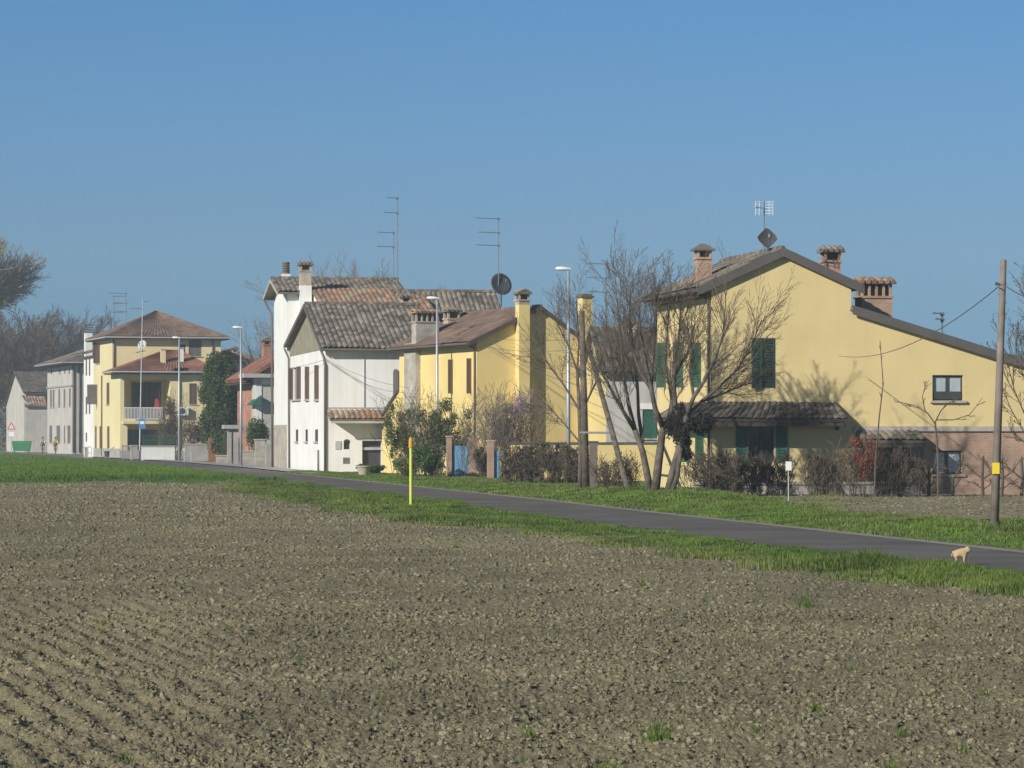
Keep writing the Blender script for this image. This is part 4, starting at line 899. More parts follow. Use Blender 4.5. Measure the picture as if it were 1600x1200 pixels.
m = MB(); m.box(-.75, aL + .45, -.65, bu, z0 - .24, z0 - .16); m.build('soffit', 'soffit', hV)
m = MB(); m.tube([(-.85, bu, z0 - .05), (-.85, -.75, z0 - .05), (aL + .5, -.75, z0 - .05)], .08, 6); m.build('gutter', 'gutter', hV)
for (p0, p1, yt, yb, bb, mt) in ((252, 259, 545, 570, 1.2, 'villa'), (281, 287, 543, 562, 1.5, 'white'), (284, 287, 504, 520, bu + 3, 'gutter')):
    a_, z1 = V.front(p0, yt, bb); b_, zz = V.front(p1, yb, bb); m = MB(); m.box(a_, b_, bb, bb + .4, zz - .8, z1 - .1); o = m.build('chimney', mt, hV)
    c = MB(); c.box(a_ - .06, b_ + .06, bb - .06, bb + .46, z1 - .098, z1); c.build('chimney_cap', 'sill', o)
for px_, t_, bt_ in ((176, 532, bu), ):
    pipe(hV, [(V.front(px_, 600, bt_)[0] + .1, bu - .08, zUp), (V.front(px_, 600, bt_)[0] + .1, bu - .08, zLow + .6)], .06)
x = V.front(280, 600)[0]; pipe(hV, [(x, -.65, z0 - .2), (x, -.08, z0 - .8), (x, -.08, .2)], .07)
x = V.front(332, 600, bu)[0]; pipe(hV, [(x, bu - .08, zUp), (x, bu - .08, zLow + .3)], .07)
pipe(hV, [(-.08, V.side(160, 600)[0], zLow), (-.08, V.side(160, 600)[0], .2)], .06)
ac = thing('air_conditioner', 'white outdoor air conditioning unit fixed to the front wall of the pale yellow villa', 'air conditioner', V.O, V.rz)
r = V.rF(277, 636, 293, 649); m = MB(); m.box(r[0], r[1], -.45, -.1, r[2], r[3]); m.build('case', 'lampwhite', ac)
m = MB(); m.lathe(((r[0] * .62 + r[1] * .38), -.48, (r[2] + r[3]) / 2), [(.01, .0), (.26, 0), (.28, .02), (.28, .03)], 16, 'y'); m.build('fan_grille', 'dframe', ac)
m = MB(); m.box(r[0] + .1, r[0] + .16, -.4, -.02, r[2] - .1, r[2] - .003); m.box(r[1] - .16, r[1] - .1, -.4, -.02, r[2] - .1, r[2] - .003); m.build('bracket', 'dframe', ac)

# ------------------------------------------------------------------ the row beyond the villa
Wr = Fr(146.5, 299.5, -0.3)
hN = house_root(Wr, 'terraced_house', 'narrow white house squeezed between the yellow villa and the grey block')
bN = Wr.side(131, 640)[0]; zN = Wr.side(139, 556)[1]
hh_ = [Wr.rL(x, y0, x + 2.6, y1) for x, y0, y1 in ((133.5, 561, 587), (138.5, 561, 587), (133.5, 620, 647), (138.5, 620, 647), (133.5, 676, 690))]
m = MB(); block(m, 0, 6, 0, bN, 0, zN, hl=hh_); m.build('wall', 'white', hN)
for r in hh_: shut_window(hN, 'L', 0, r, 'brown', sill=False)
tiles((-.8, bN + 2, zN + .2), (-.8, -.3, zN + .2), (4, -.3, zN + 1.4), (4, bN + 2, zN + 1.4), pitch=.33, course=.45, amp=.05, seed=70).build('roof', 'tile', hN)
m = MB(); x, zt = Wr.side(137, 520, 1.5); m.box(1.2, 1.9, x - .4, x + .3, zN, zt); o = m.build('chimney', 'white', hN)
c = MB(); zt2_ = Wr.side(137, 513, 1.5)[1]
for i in range(4): c.box(1.1, 2.0, x - .45, x + .35, zt + .01 + i * .22, zt + .13 + i * .22)
c.build('vent_cowl', 'pipe', o)
Gg = Fr(112.5, 355, -0.3)
hG = house_root(Gg, 'apartment_block', 'grey three-storey block with wide roof overhang and rows of shuttered windows')
bG = Gg.side(74, 640)[0]; zG = Gg.side(93, 573)[1]
hg = [Gg.rL(x, y0, x + w_, y1) for x, w_, y0, y1 in ((78, 3, 609, 637), (82, 3, 609, 637), (91, 3, 608, 636), (99, 3, 608, 636), (107.5, 3, 607, 635), (77, 4.5, 665, 692), (88, 6, 665, 692), (99.5, 2.5, 665, 692), (105, 5, 665, 692), (79, 2.5, 577, 585), (92, 2.5, 577, 585), (100, 2.5, 577, 584), (107, 2.5, 577, 584))]
m = MB(); block(m, 0, 12, 0, bG, 0, zG, hl=hg); m.build('wall', 'old', hG)
for i, r in enumerate(hg): shut_window(hG, 'L', 0, r, 'greyshut', sill=i < 9)
m = MB(); zz = Gg.side(93, 604)[1]; m.box(-.1, -.004, -.1, bG, zz - .1, zz + .08); m.build('string_course', 'concrete', hG)
for s_ in (114.5, 124): x = Gg.front(s_, 640)[0]; pipe(hG, [(x, -.1, zG), (x, -.1, .2)], .09)
hip(hG, 0, 12, 0, bG, zG + .35, Gg.side(105, 541, 4)[1] - zG - .3, 'tile', 1.3, 80)
K = Fr(40, 395, -0.3)
hK = house_root(K, 'barn', 'old plastered barn with steep gable and sagging dark roof at the far left', 'barn')
bK = K.side(10, 640)[0]; aK2 = K.front(75, 640)[0]; bp = K.side(25, 640)[0]; zp = K.side(25, 583)[1]; zf = K.side(40, 612)[1]; zb_ = K.side(10, 633)[1]
m = MB(); gp = [(0, zf), (bp, zp), (bK, zb_)]; zf2 = K.front(60, 636)[1]
wall(m, 'L', 0, gp, [K.rL(27, 600, 30, 690)] if False else (), 0); wall(m, 'F', 0, [(0, zf), (aK2 + 6, zf)], [K.rF(58, 642, 63, 660)]); wall(m, 'L', aK2 + 6, gp); wall(m, 'F', bK, [(0, zb_), (aK2 + 6, zb_)]); m.build('wall', 'old', hK)
r = K.rF(58, 642, 63, 660); window(hK, 'F', 0, r, sill=False)
r = K.rF(70, 672, 73.5, 700); m = MB(); fbox(m, 'F', 0, r[0], r[1], 0.02, r[3], .003, .06); m.build('door', 'dframe', hK)
tiles((-.3, -.5, zf - .2), (aK2 + 6, -.5, zf - .2), (aK2 + 6, bp, zp + .15), (-.3, bp, zp + .15), pitch=.33, course=.45, amp=.06, seed=90, sag=2.5).build('roof', 'tiledark', hK)
tiles((aK2 + 6, bK + .3, zb_ - .1), (-.3, bK + .3, zb_ - .1), (-.3, bp, zp + .15), (aK2 + 6, bp, zp + .15), pitch=.33, course=.45, amp=.06, seed=91, sag=2).build('roof', 'tiledark', hK)
x0 = K.front(38, 625, -2.5)[0]; x1 = K.front(74, 625, -2.5)[0]
m = MB(); z1 = K.front(56, 636, -2.5)[1]; z2 = K.front(56, 618, -.1)[1]
wall(m, 'F', -2.5, [(x0, z1 + .9), (x0 + 1.4, z1), (x1, z1)]); wall(m, 'L', x0, [(-2.5, z1 + .9), (-.002, z2)]); m.build('lower_wall', 'grey', hK)
tiles((x0, -2.9, z1 + .1), (x1, -2.9, z1 + .1), (x1, -.05, z2), (x0, -.05, z2), pitch=.33, course=.45, amp=.06, seed=92, sag=1).build('lower_roof', 'tilered', hK)
# red brick house and its grey annex
E = Fr(398, 232, -0.3)
hE = house_root(E, 'brick_house', 'red brick house with a red tiled roof half hidden beside the white farmhouse')
bE = E.side(371, 620)[0]; zE_ = E.side(385, 592)[1]; zER = E.front(444, 550, 2)[1]; aER = E.front(444, 550, 2)[0]; aEE = aER * 2
m = MB(); gp = [(0, zE_), (aER, zER), (aEE, zE_)]
wall(m, 'F', 0, gp); wall(m, 'L', 0, [(0, zE_), (bE, zE_)]); wall(m, 'F', bE, gp); wall(m, 'L', aEE, [(0, zE_), (bE, zE_)]); m.build('wall', 'brick', hE)
tiles((-.9, -.6, zE_ - .1), (-.9, bE + .4, zE_ - .1), (aER, bE + .4, zER + .15), (aER, -.6, zER + .15), pitch=.3, course=.42, seed=95, thick=.2).build('roof', 'tileclay', hE)
tiles((aEE + .9, bE + .4, zE_ - .1), (aEE + .9, -.6, zE_ - .1), (aER, -.6, zER + .15), (aER, bE + .4, zER + .15), pitch=.3, course=.42, seed=96, thick=.2).build('roof', 'tileclay', hE)
m = MB(); m.box(-.85, -.01, -.5, bE + .3, zE_ - .42, zE_ - .34); m.build('soffit', 'soffit', hE)
x, zt = E.front(412, 527, 6); x1, _ = E.front(423, 527, 6); chimney(hE, x, x1, 6, 6.6, zE_, zt, 'brick', 'gable', 'tile')
m = MB(); x0, z1 = E.front(399, 582, -1.2); x1, _ = E.front(440, 582, -1.2); m.box(x0, x1, -1.2, -.01, 0, z1 - .4); m.build('annex_wall', 'grey', hE)
m = MB(); m.box(x0 - .02, x0 + .45, -1.26, -1.21, 2.6, z1 - .4); m.box(x0 - .03, x1, -1.26, -1.21, z1 - .85, z1 - .42); m.build('white_trim', 'white', hE)
m = MB(); m.box(x0 - 1.0, x1 + .3, -1.9, -.1, z1 - .38, z1 - .1); m.build('annex_roof', 'gutter', hE)
m = MB(); xa, za = E.front(391, 633, -1.8); m.prism([(xa, -1.9, za), (x0 + .3, -1.9, za + .0), (x0 + .3, -1.9, za + .7)], (0, 1.6, 0)); m.build('door_canopy', 'green', hE)
Q = Fr(334, 300, -0.3)
hQ = house_root(Q, 'house', 'low house behind the conifer, only its tiled roof and chimney showing')
aQ = Q.front(400, 600)[0]; zQ = Q.front(350, 566)[1]
m = MB(); block(m, 0, aQ, 0, 8, 0, zQ); m.build('wall', 'beige', hQ)
hip(hQ, 0, aQ, 0, 8, zQ + .2, 1.1, 'tilebrown', .5, 100)
x, zt = Q.front(363, 541, 1); x1, _ = Q.front(372, 541, 1); chimney(hQ, x, x1, 1, 1.6, zQ, zt, 'oldbrick', 'gable', 'tile')
#==STREET==
# ------------------------------------------------------------------ aerials, dishes, wires
def aerial(px, ptop, pbot, d, yagis, label, dishes=(), side=-1, r=.025, grp='television aerials on the roofs', lean=0):
    b = P(px, pbot, d); t = P(px + lean, ptop, d); o = thing('tv_aerial', label, 'aerial', b, 0, grp)
    m = MB(); m.tube([(0, 0, -.3), tuple(t - b)], [r * 1.3, r], 6); m.build('mast', 'aerial', o)
    for (py, ln, k) in yagis:    # row, boom length in px (signed), number of rods
        z = P(px, py, d).z - b.z; L = ln * d / F; m = MB(); zb = z
        xo = (P(px + lean * (pbot - py) / max(1, pbot - ptop), py, d) - b).x
        m.tube([(xo + (-.1 if L > 0 else .1), 0, zb), (xo + L, 0, zb + .06 * (1 if ln < 0 else 0))], .022, 5); m.box(xo - .06, xo + .06, -.06, .06, zb - .07, zb + .07)
        for i in range(k):
            x = xo + L * (.25 + .75 * i / max(1, k - 1)); h = .28 if k < 9 else .16; m.tube([(x, -h, zb + .03), (x, h, zb + .03)], .012, 4)
        m.build('yagi', 'aerial', o)
    return o
aerial(621, 308, 440, 197, [(310, -16, 6), (333, -20, 7)], 'taller of the two close-set aerial masts over the high white farmhouse roof')
aerial(615, 363, 437, 195, [(364, -25, 10), (386, -25, 8)], 'shorter of the two close-set aerial masts over the high white farmhouse roof')
aerial(779, 341, 470, 186, [(342, -37, 9), (364, -31, 8), (384, -34, 8)], 'aerial mast with three booms above a round dark dish at the roof end')
aerial(947, 412, 515, 183, [(413, -27, 8), (435, -29, 8), (457, -28, 8)], 'aerial mast with three thin booms beside the bare tree')
aerial(1472, 489, 516, 122, [(491, -14, 6), (500, -10, 5)], 'tiny aerial peeping over the long sloping roof at right')
aerial(197, 458, 505, 294, [(459, -30, 10), (474, -18, 6), (487, -18, 6)], 'aerial with a long boom behind the villa roof, right of its neighbour')
aerial(178, 462, 512, 292, [(463, 19, 5), (474, 15, 4), (488, 16, 4)], 'aerial with a small white grid behind the left slope of the villa roof')
def dish(px, py, d, rx, ry, label, mt, az, group=None, square=False, foot=14):
    c = P(px, py, d); o = thing('satellite_dish', label, 'satellite dish', c, 0, group); rr = ry * d / F
    m = MB(); n = 18; rings = 5; vs = []; fs = []
    for j in range(rings + 1):
        q = j / rings
        for k in range(n):
            th = 2 * math.pi * k / n; e_ = 1.0
            if square: e_ = 1 / max(abs(math.cos(th)), abs(math.sin(th))) ** .85 * .92
            vs.append((rr * q * e_ * math.cos(th), -.18 * rr * q * q * e_ + .12 * rr, rr * q * e_ * math.sin(th)))
    for j in range(rings):
        for k in range(n): fs.append((j * n + k, j * n + (k + 1) % n, (j + 1) * n + (k + 1) % n, (j + 1) * n + k))
    nv = len(vs); vs += [(a, b + .03, c_) for a, b, c_ in vs]; fs += [tuple(i + nv for i in f[::-1]) for f in fs[:rings * n]]
    fs += [(rings * n + k, rings * n + (k + 1) % n, nv + rings * n + (k + 1) % n, nv + rings * n + k) for k in range(n)]
    rot = Matrix.Rotation(R(az), 3, 'Z') @ Matrix.Rotation(R(-18), 3, 'X')
    if square: rot = Matrix.Rotation(R(az), 3, 'Z') @ Matrix.Rotation(R(-12), 3, 'X') @ Matrix.Rotation(R(45), 3, 'Y')
    vs = [tuple(rot @ Vector(v)) for v in vs]; m.add(vs, fs); m.build('reflector', mt, o, smooth=not square)
    m = MB(); f_ = rot @ Vector((0, -rr * .95, 0)); b_ = rot @ Vector((0, -.05, -rr * .97)) if not square else rot @ Vector((rr, 0, -rr))
    m.tube([tuple(b_), tuple(f_)], .022, 5); m.lathe(tuple(f_), [(.05, -.06), (.05, .06)], 8); m.build('feed_arm', 'aerial', o)
    m = MB(); m.tube([(0, .16, 0), (0, .2, -foot * d / F)], .035, 6); m.build('bracket', 'aerial', o)
    return o
dish(783, 444, 186, 15, 18, 'round dark satellite dish on the mast at the end of the long tiled roof', 'dish', 28, foot=35)
dish(1199, 372, 110, 16, 14, 'diamond-shaped grey satellite dish on the ridge of the large yellow house', 'dishgrey', 10, square=True, foot=26)
dish(222, 539, 283, 7, 8, 'small pale satellite dish on the tall mast before the villa', 'gutter', -30, foot=10)
# grid aerial of bright rods over the big house
b = P(1194, 392, 110.2); o = thing('grid_aerial', 'bright aluminium grid aerial on a thin mast above the diamond dish', 'aerial', b)
m = MB(); m.tube([(0, 0, -.4), tuple(P(1194, 314, 110.2) - b)], .02, 6); m.build('mast', 'aerial', o)
m = MB()
for i in range(5):
    z = P(1194, 316 + i * 4.4, 110.2).z - b.z; m.tube([(-.30, -.06, z), (-.04, .0, z)], .014, 5); m.tube([(.04, .0, z), (.30, -.06, z)], .014, 5)
for x in (-.30, -.17, .17, .30): m.tube([(x, -.05, P(0, 314, 110.2).z - b.z), (x, -.05, P(0, 337, 110.2).z - b.z)], .012, 5)
m.tube([(-.36, -.4, P(0, 325, 110.2).z - b.z), (.1, .1, P(0, 325, 110.2).z - b.z)], .016, 5); m.build('grid', 'alu', o)
# tall mast before the villa with the bus stop plate
b = G(218, 271); t = P(223, 468, 271); o = thing('mast', 'tall thin galvanised mast with an aerial on top in front of the pale yellow villa', 'mast', b)
m = MB(); m.tube([(0, 0, 0), tuple(t - b)], [.075, .035], 8); m.build('pole', 'steel', o)
m = MB(); z = P(0, 471, 271).z; z2 = P(0, 482, 271).z; m.tube([(.25, 0, z), (.8, 0, z)], .025, 5); m.tube([(-.85, 0, z2), (.2, 0, z2)], .025, 5)
for i in range(6): m.tube([(-.8 + i * .16, -.3, z2), (-.8 + i * .16, .3, z2)], .015, 4)
m.tube([(-.3, -.2, P(0, 551, 271).z), (.5, .1, P(0, 548, 271).z)], .03, 5); m.build('yagi', 'aerial', o)
o = thing('bus_stop_sign', 'blue and white bus stop plate fixed to the tall mast', 'sign', P(222, 662, 270.8))
m = MB(); m.box(-.27, .27, 0, .04, -.42, .42); m.build('plate', 'signblue', o); m = MB(); m.box(-.18, .18, -.01, -.003, -.02, .2); m.build('bus_symbol', 'lampwhite', o)
m = MB(); m.box(-.30, .0, .045, .09, -.05, .05); m.build('clamp', 'steel', o)
def wire(p, q, sag, label, r=.012, grp='overhead wires'):
    p = Vector(p); q = Vector(q); n = 16; o = thing('overhead_wire', label, 'wire', p, 0, grp)
    m = MB(); m.tube([tuple(p.lerp(q, i / n) - p - Vector((0, 0, sag * 4 * (i / n) * (1 - i / n)))) for i in range(n + 1)], r, 4); m.build('cable', 'aerial', o)
wire(P(509, 561, 176), P(640, 606, 169), .25, 'upper of two wires crossing the white front wall to the slim chimney breast')
wire(P(509, 562, 176.1), P(638, 614, 169), .45, 'lower of two wires crossing the white front wall')
wire(P(452, 575, 186), P(509, 561.5, 176), .05, 'wire running along the white gable between its downpipes')
wire(P(747, 527, 169.5), P(911, 530, 118.5), .1, 'level wire from the small yellow house to the wooden pole')
wire(P(747, 527, 169.4), P(911, 604, 118.4), .3, 'wire sloping across the yellow gable to the wooden pole')
wire(P(747, 539, 169.3), P(911, 545, 118.3), .2, 'second level wire from the small yellow house to the wooden pole')
wire(P(1565, 444, 70.9), P(1311, 556, 108.3), .55, 'wire from the right-hand pole to the large yellow gable wall')
wire(P(1567, 444, 71.1), P(1700, 478, 66), .2, 'wire leaving the right-hand pole towards the right edge')
wire(P(920, 530, 118.5), P(1112, 480, 108.3), .35, 'wire from the braced wooden pole to the corner of the large yellow house')

# ------------------------------------------------------------------ street lamps
def lamp(px, py0, py1, d, label, hide=False):
    b = G(px, d) if not hide else G(px, d); h = P(px, py1, d).z
    o = thing('street_lamp', label, 'street lamp', b, 0, 'tall grey street lamps along the road')
    m = MB(); m.tube([(0, 0, 0), (0, 0, h * .35), (0, 0, h - .1)], [.10, .085, .055], 10); m.build('pole', 'steel', o, smooth=True)
    m = MB(); m.lathe((0, 0, 0), [(.16, 0), (.16, .08), (.11, .12)], 10); m.build('base_collar', 'steel', o)
    m = MB(); n = 10; vs = []; fs = []
    prof = [(.10, .05, .03), (.02, .09, .06), (-.15, .13, .085), (-.34, .13, .09), (-.48, .09, .07), (-.55, .03, .025)]
    for (x, ry, rz_) in prof:
        for k in range(n): th = 2 * math.pi * k / n; vs.append((x, ry * math.cos(th), h - .03 + rz_ * math.sin(th) + .04 * (-x)))
    for j in range(len(prof) - 1):
        for k in range(n): fs.append((j * n + k, j * n + (k + 1) % n, (j + 1) * n + (k + 1) % n, (j + 1) * n + k))
    fs += [tuple(range(n)), tuple(range((len(prof) - 1) * n, len(prof) * n))]
    m.add(vs, fs); m.build('lantern', 'lampwhite', o, smooth=True)
    return o
lamp(888, 757, 419, 136, 'street lamp beside the braced wooden pole, tallest in the picture')
lamp(683, 742, 465, 165.6, 'street lamp rising in front of the small yellow house')
lamp(376.5, 730, 511, 210, 'street lamp between the conifer and the white farmhouse')
lamp(280, 722, 527, 248, 'street lamp in front of the right part of the pale yellow villa')

# ------------------------------------------------------------------ poles and small street things
b = G(1553.5, 71.5); t = P(1568, 407, 71.5); o = thing('utility_pole', 'leaning weathered wooden pole with a small yellow plate at the right', 'pole', b)
m = MB(); v = t - b; m.tube([(0, 0, 0), tuple(v * .5), tuple(v), tuple(v * 1.004)], [.10, .085, .07, .04], 12); m.build('pole', 'pole', o, smooth=True)
m = MB(); z = P(0, 444, 71.5).z; x = v.x * z / v.z; m.tube([(x - .14, -.02, z), (x + .08, -.02, z)], .02, 6); m.lathe((x - .14, -.02, z - .03), [(.03, 0), (.035, .04), (.02, .08)], 8); m.build('insulator', 'dframe', o)
m = MB(); z = P(0, 732, 71.5).z; x = v.x * z / v.z; m.box(x - .11, x + .05, -.14, -.10, z - .12, z + .13); m.build('yellow_plate', 'signyel', o)
m = MB(); m.tube([(x, 0, z - .1), (x, 0, z - .06)], .105, 12); m.build('band', 'steel', o); m = MB(); m.tube([(x, 0, z + .06), (x, 0, z + .1)], .105, 12); m.build('band', 'steel', o)
b = G(915.5, 118, .1); t = P(909, 486, 118); o = thing('utility_pole', 'ivy-wrapped wooden pole with a slanting brace and iron crossbar', 'pole', b)
m = MB(); v = t - b; m.tube([(0, 0, 0), tuple(v * .5), tuple(v)], [.15, .13, .10], 10); m.build('pole', 'bark', o, smooth=True)
m = MB(); p = P(920, 542, 117.8) - b; q = P(983, 772, 106.8) - b; m.tube([tuple(q), tuple(p)], [.105, .08], 10); m.build('brace', 'bark', o, smooth=True)
m = MB(); p = P(907, 676, 117.6) - b; q = P(957, 676, 111.2) - b; m.tube([tuple(p), tuple(q)], .04, 6); m.build('crossbar', 'steel', o)
b = G(642, 87.5, .03); o = thing('marker_post', 'thin yellow marker post with an orange cap on the grass strip', 'marker post', b)
m = MB(); m.tube([(0, 0, 0), (0, 0, 1.72)], .042, 10); m.build('post', 'yellowp', o); m = MB(); m.lathe((0, 0, 1.722), [(.055, 0), (.06, .05), (.06, .18), (.05, .26), (.02, .29)], 10); m.build('cap', 'orange', o)
b = G(1232, 97, .15); o = thing('small_sign', 'small white plate on a thin post in the grass before the hedge', 'sign', b)
m = MB(); m.tube([(0, 0, -.1), (0, 0, P(0, 724, 97).z - .15)], .02, 8); m.build('post', 'steel', o)
m = MB(); z0 = P(0, 735, 97).z - .15; m.box(-.09, .09, -.035, -.022, z0, z0 + .27); m.build('plate', 'lampwhite', o)
# brick piers with blue doors
def pier(px0, px1, py0, py1, d, label, dx0, dx1, split=True, hang=.0):
    b = G(px0, d); w = (px1 - px0) * d / F; h = P(0, py0, d).z; o = thing('gate_pier', label, 'gate', b, R(8), 'brick gate piers with blue metal doors')
    m = MB(); l = (dx0 - px0) * d / F; r = (dx1 - px0) * d / F
    m.box(0, l, 0, .45, 0, h)
    if w > r + .05: m.box(r, w, 0, .45, 0, h)
    m.build('pier', 'pinkbrick', o)
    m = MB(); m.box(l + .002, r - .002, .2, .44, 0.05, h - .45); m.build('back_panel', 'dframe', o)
    q = MB(); q.box(l + .003, (l + r) / 2 + .1 - .01, .12, .17, .08, h - .42); q.box((l + r) / 2 + .1 + .02, r - .01, .12, .17, .08, h - .42); q.box(l + .003, r - .01, .1, .119, .42, .45); q = q.build('door', 'blue', o)
    m = MB(); m.box(-.04, l + .04, -.04, .49, h + .002, h + .06); m.build('pier_cap', 'sill', o)
    return o
pier(699, 746, 683, 748, 154, 'wide brick pier framing a pale blue double metal door', 706, 733)
pier(763, 783, 690, 753, 144, 'narrow brick pier with a slim pale blue door beside the brown hedge', 772, 782)
b = G(568, 163, .02); o = thing('flower_pot', 'pale stone flower pot on the corner of the white farmhouse forecourt', 'pot', b)
m = MB(); m.lathe((0, 0, 0), [(.2, 0), (.24, .05), (.33, .44), (.38, .46), (.38, .52), (.31, .52), (.28, .44)], 16); m.build('pot', 'terra', o, smooth=False); m = MB(); m.lathe((0, 0, .42), [(.29, 0), (.2, .05)], 12); m.build('earth', 'brown', o)
def lowwall(name, label, cat, px0, px1, py0, d, mt, slope=-.2, cap=None, th=.25, posts=0, grp=None):
    fr = Fr(px0, d, slope); a, _ = fr.front(px1, 700); h = fr.front((px0 + px1) / 2, py0)[1]
    o = thing(name, label, cat, fr.O, fr.rz, grp); m = MB(); m.box(0, a, 0, th, 0, h); m.build('wall', mt, o)
    if cap: m = MB(); m.box(-.05, a + .05, -.05, th + .05, h + .002, h + .09); m.build('coping', cap, o)
    for i in range(posts):
        x = a * i / max(1, posts - 1); m = MB(); m.box(x - .15, x + .15, -.06, th + .06, 0, h + .35); m.build('post', mt, o)
    return o
lowwall('garden_wall', 'long yellow garden wall with dark coping behind the brown hedges', 'wall', 800, 1062, 694, 146, 'yellow2', -.185, 'fascia')
b = G(921, 119); o = thing('wall_pillar', 'dark narrow pillar just right of the wooden pole', 'pillar', b); m = MB(); m.box(0, .3, 0, .3, 0, P(0, 691, 119).z); m.build('shaft', 'pipe', o); m = MB(); m.box(-.04, .34, -.04, .34, P(0, 691, 119).z + .002, P(0, 689, 119).z); m.build('cap', 'fascia', o)
lowwall('low_wall', 'white rendered low wall in front of the pale yellow villa', 'wall', 222, 273, 698, 262, 'white', -.3, 'sill')
lowwall('low_wall', 'grey concrete fence wall between the villa lamp and the conifer', 'wall', 289, 326, 695, 258, 'concrete', -.25, 'sill')
lowwall('rusted_planter', 'rust-coloured panel standing on the fence wall under the conifer', 'planter', 326, 347, 684, 246, 'rust', -.25, None)
lowwall('low_wall', 'low stone wall between the slab canopy and the stone pillar', 'wall', 376, 398, 706, 222, 'stone', -.2, 'sill')
lowwall('stone_pillar', 'rough stone pillar by the entrance left of the white farmhouse', 'pillar', 399, 414, 688, 214, 'stone', -.2, 'sill', .5)
lowwall('concrete_post', 'plain concrete pier against the stone base of the white farmhouse', 'pillar', 416, 430, 694, 208, 'concrete', -.2, None, .5)
lowwall('gate_pillar', 'grey gate pillar left of the white low wall', 'pillar', 205, 215, 697, 268, 'concrete', -.3, 'sill', .4)
lowwall('low_wall', 'low stone wall under the slab canopy', 'wall', 338, 356, 713, 229, 'stone', -.2, 'sill')
lowwall('gate_pillar', 'grey concrete post left of the villa plinth', 'pillar', 133, 137, 700, 292, 'concrete', -.3, 'sill', .4)
lowwall('low_wall', 'low grey-blue garden wall behind the hedge of the large yellow house', 'wall', 1085, 1440, 757, 107.3, 'concrete', -.185, 'sill')
fr = Fr(352, 226, -.2); o = thing('slab_canopy', 'entrance canopy with a flat concrete slab on two stone pillars', 'canopy', fr.O, fr.rz)
a, zt = fr.front(387, 664); z0 = fr.front(370, 670)[1]; m = MB(); m.box(-.1, a, -.2, 1.4, z0, zt); m.build('slab', 'concrete', o)
for (p0, p1) in ((356, 362), (365, 373)): x0 = fr.front(p0, 700)[0]; x1 = fr.front(p1, 700)[0]; m = MB(); m.box(x0, x1, .1, .5, 0, z0 - .002); m.build('pillar', 'concrete', o)
fr = Fr(192, 270, -.3); o = thing('metal_gate', 'small grey bar gate between villa and gate pillar', 'gate', fr.O, fr.rz); a = fr.front(204, 700)[0]; h = fr.front(198, 696)[1]
m = MB(); m.box(0, a, 0, .04, .1, .16); m.box(0, a, 0, .04, h - .1, h)
for i in range(7): x = a * i / 6; m.box(x - .02, x + .02, .003, .037, .161, h - .101)
m.build('bars', 'steel', o); m = MB(); m.box(-.06, -.005, -.01, .05, 0, h + .1); m.build('post', 'steel', o)
# fence panel dark mesh over the white wall
fr = Fr(225, 263, -.3); o = thing('dark_fence', 'dark green mesh fence standing above the white low wall', 'fence', fr.O, fr.rz); a = fr.front(290, 700)[0]; z0, z1 = fr.front(250, 697.5)[1] + .1, fr.front(250, 680)[1]
m = MB()
for i in range(int(a / .12)): m.box(i * .12, i * .12 + .03, .3, .33, z0, z1)
for z in (z0, (z0 + z1) / 2, z1): m.box(0, a, .331, .35, z - .03, z + .02)
m.build('mesh_panel', 'green', o); m = MB(); m.box(-.06, -.002, .3, .36, 0, z1); m.build('post', 'dframe', o)
# hand rail on the pavement
for i, (p0, p1, d, lb) in enumerate(((137.5, 143, 287, 'rounded steel hoop rail at the left end of the villa plinth'), (288, 299, 243, 'steel pedestrian rail beside the villa lamp'))):
    b = G(p0, d); w = (p1 - p0) * d / F; o = thing('hoop_rail', lb, 'rail', b); m = MB(); m.tube([(0, 0, 0), (0, 0, .9), (w * .15, 0, 1.05), (w * .85, 0, 1.05), (w, 0, .9), (w, 0, 0)], .04, 6); m.build('hoop', 'steel', o); m = MB(); m.tube([(0, 0, .5), (w, 0, .5)], .03, 6); m.build('crossbar', 'steel', o)
b = G(167, 279, .1); o = thing('litter_bin', 'small dark litter bin on the pavement below the villa', 'bin', b); m = MB(); m.lathe((0, 0, .1), [(.2, 0), (.24, .5), (.26, .52)], 10); m.build('drum', 'dframe', o); m = MB(); m.tube([(.1, 0, .55), (.65, 0, 1.0)], .05, 6); m.build('lid_arm', 'gutter', o)
# green dumpster
fr = Fr(19, 383, -.1); o = thing('dumpster', 'large green plastic waste container in front of the barn', 'waste container', fr.O, fr.rz); a = fr.front(48, 700)[0]; h = fr.front(33, 689)[1]
m = MB(); m.prism([(.12, 0, .2), (a - .12, 0, .2), (a, 0, h - .35), (0, 0, h - .35)], (0, 1.2, 0)); m.build('tub', 'bin', o)
m = MB(); m.prism([(-.06, -.05, h - .34), (-.06, 1.25, h - .34), (-.06, 1.0, h), (-.06, .2, h)], (a + .12, 0, 0)); m.build('lid', 'bin', o)
for x in (.25, a - .25): m = MB(); m.tube([(x - .05, .2, .1), (x + .05, .2, .1)], .1, 10); m.build('wheel', 'black', o)
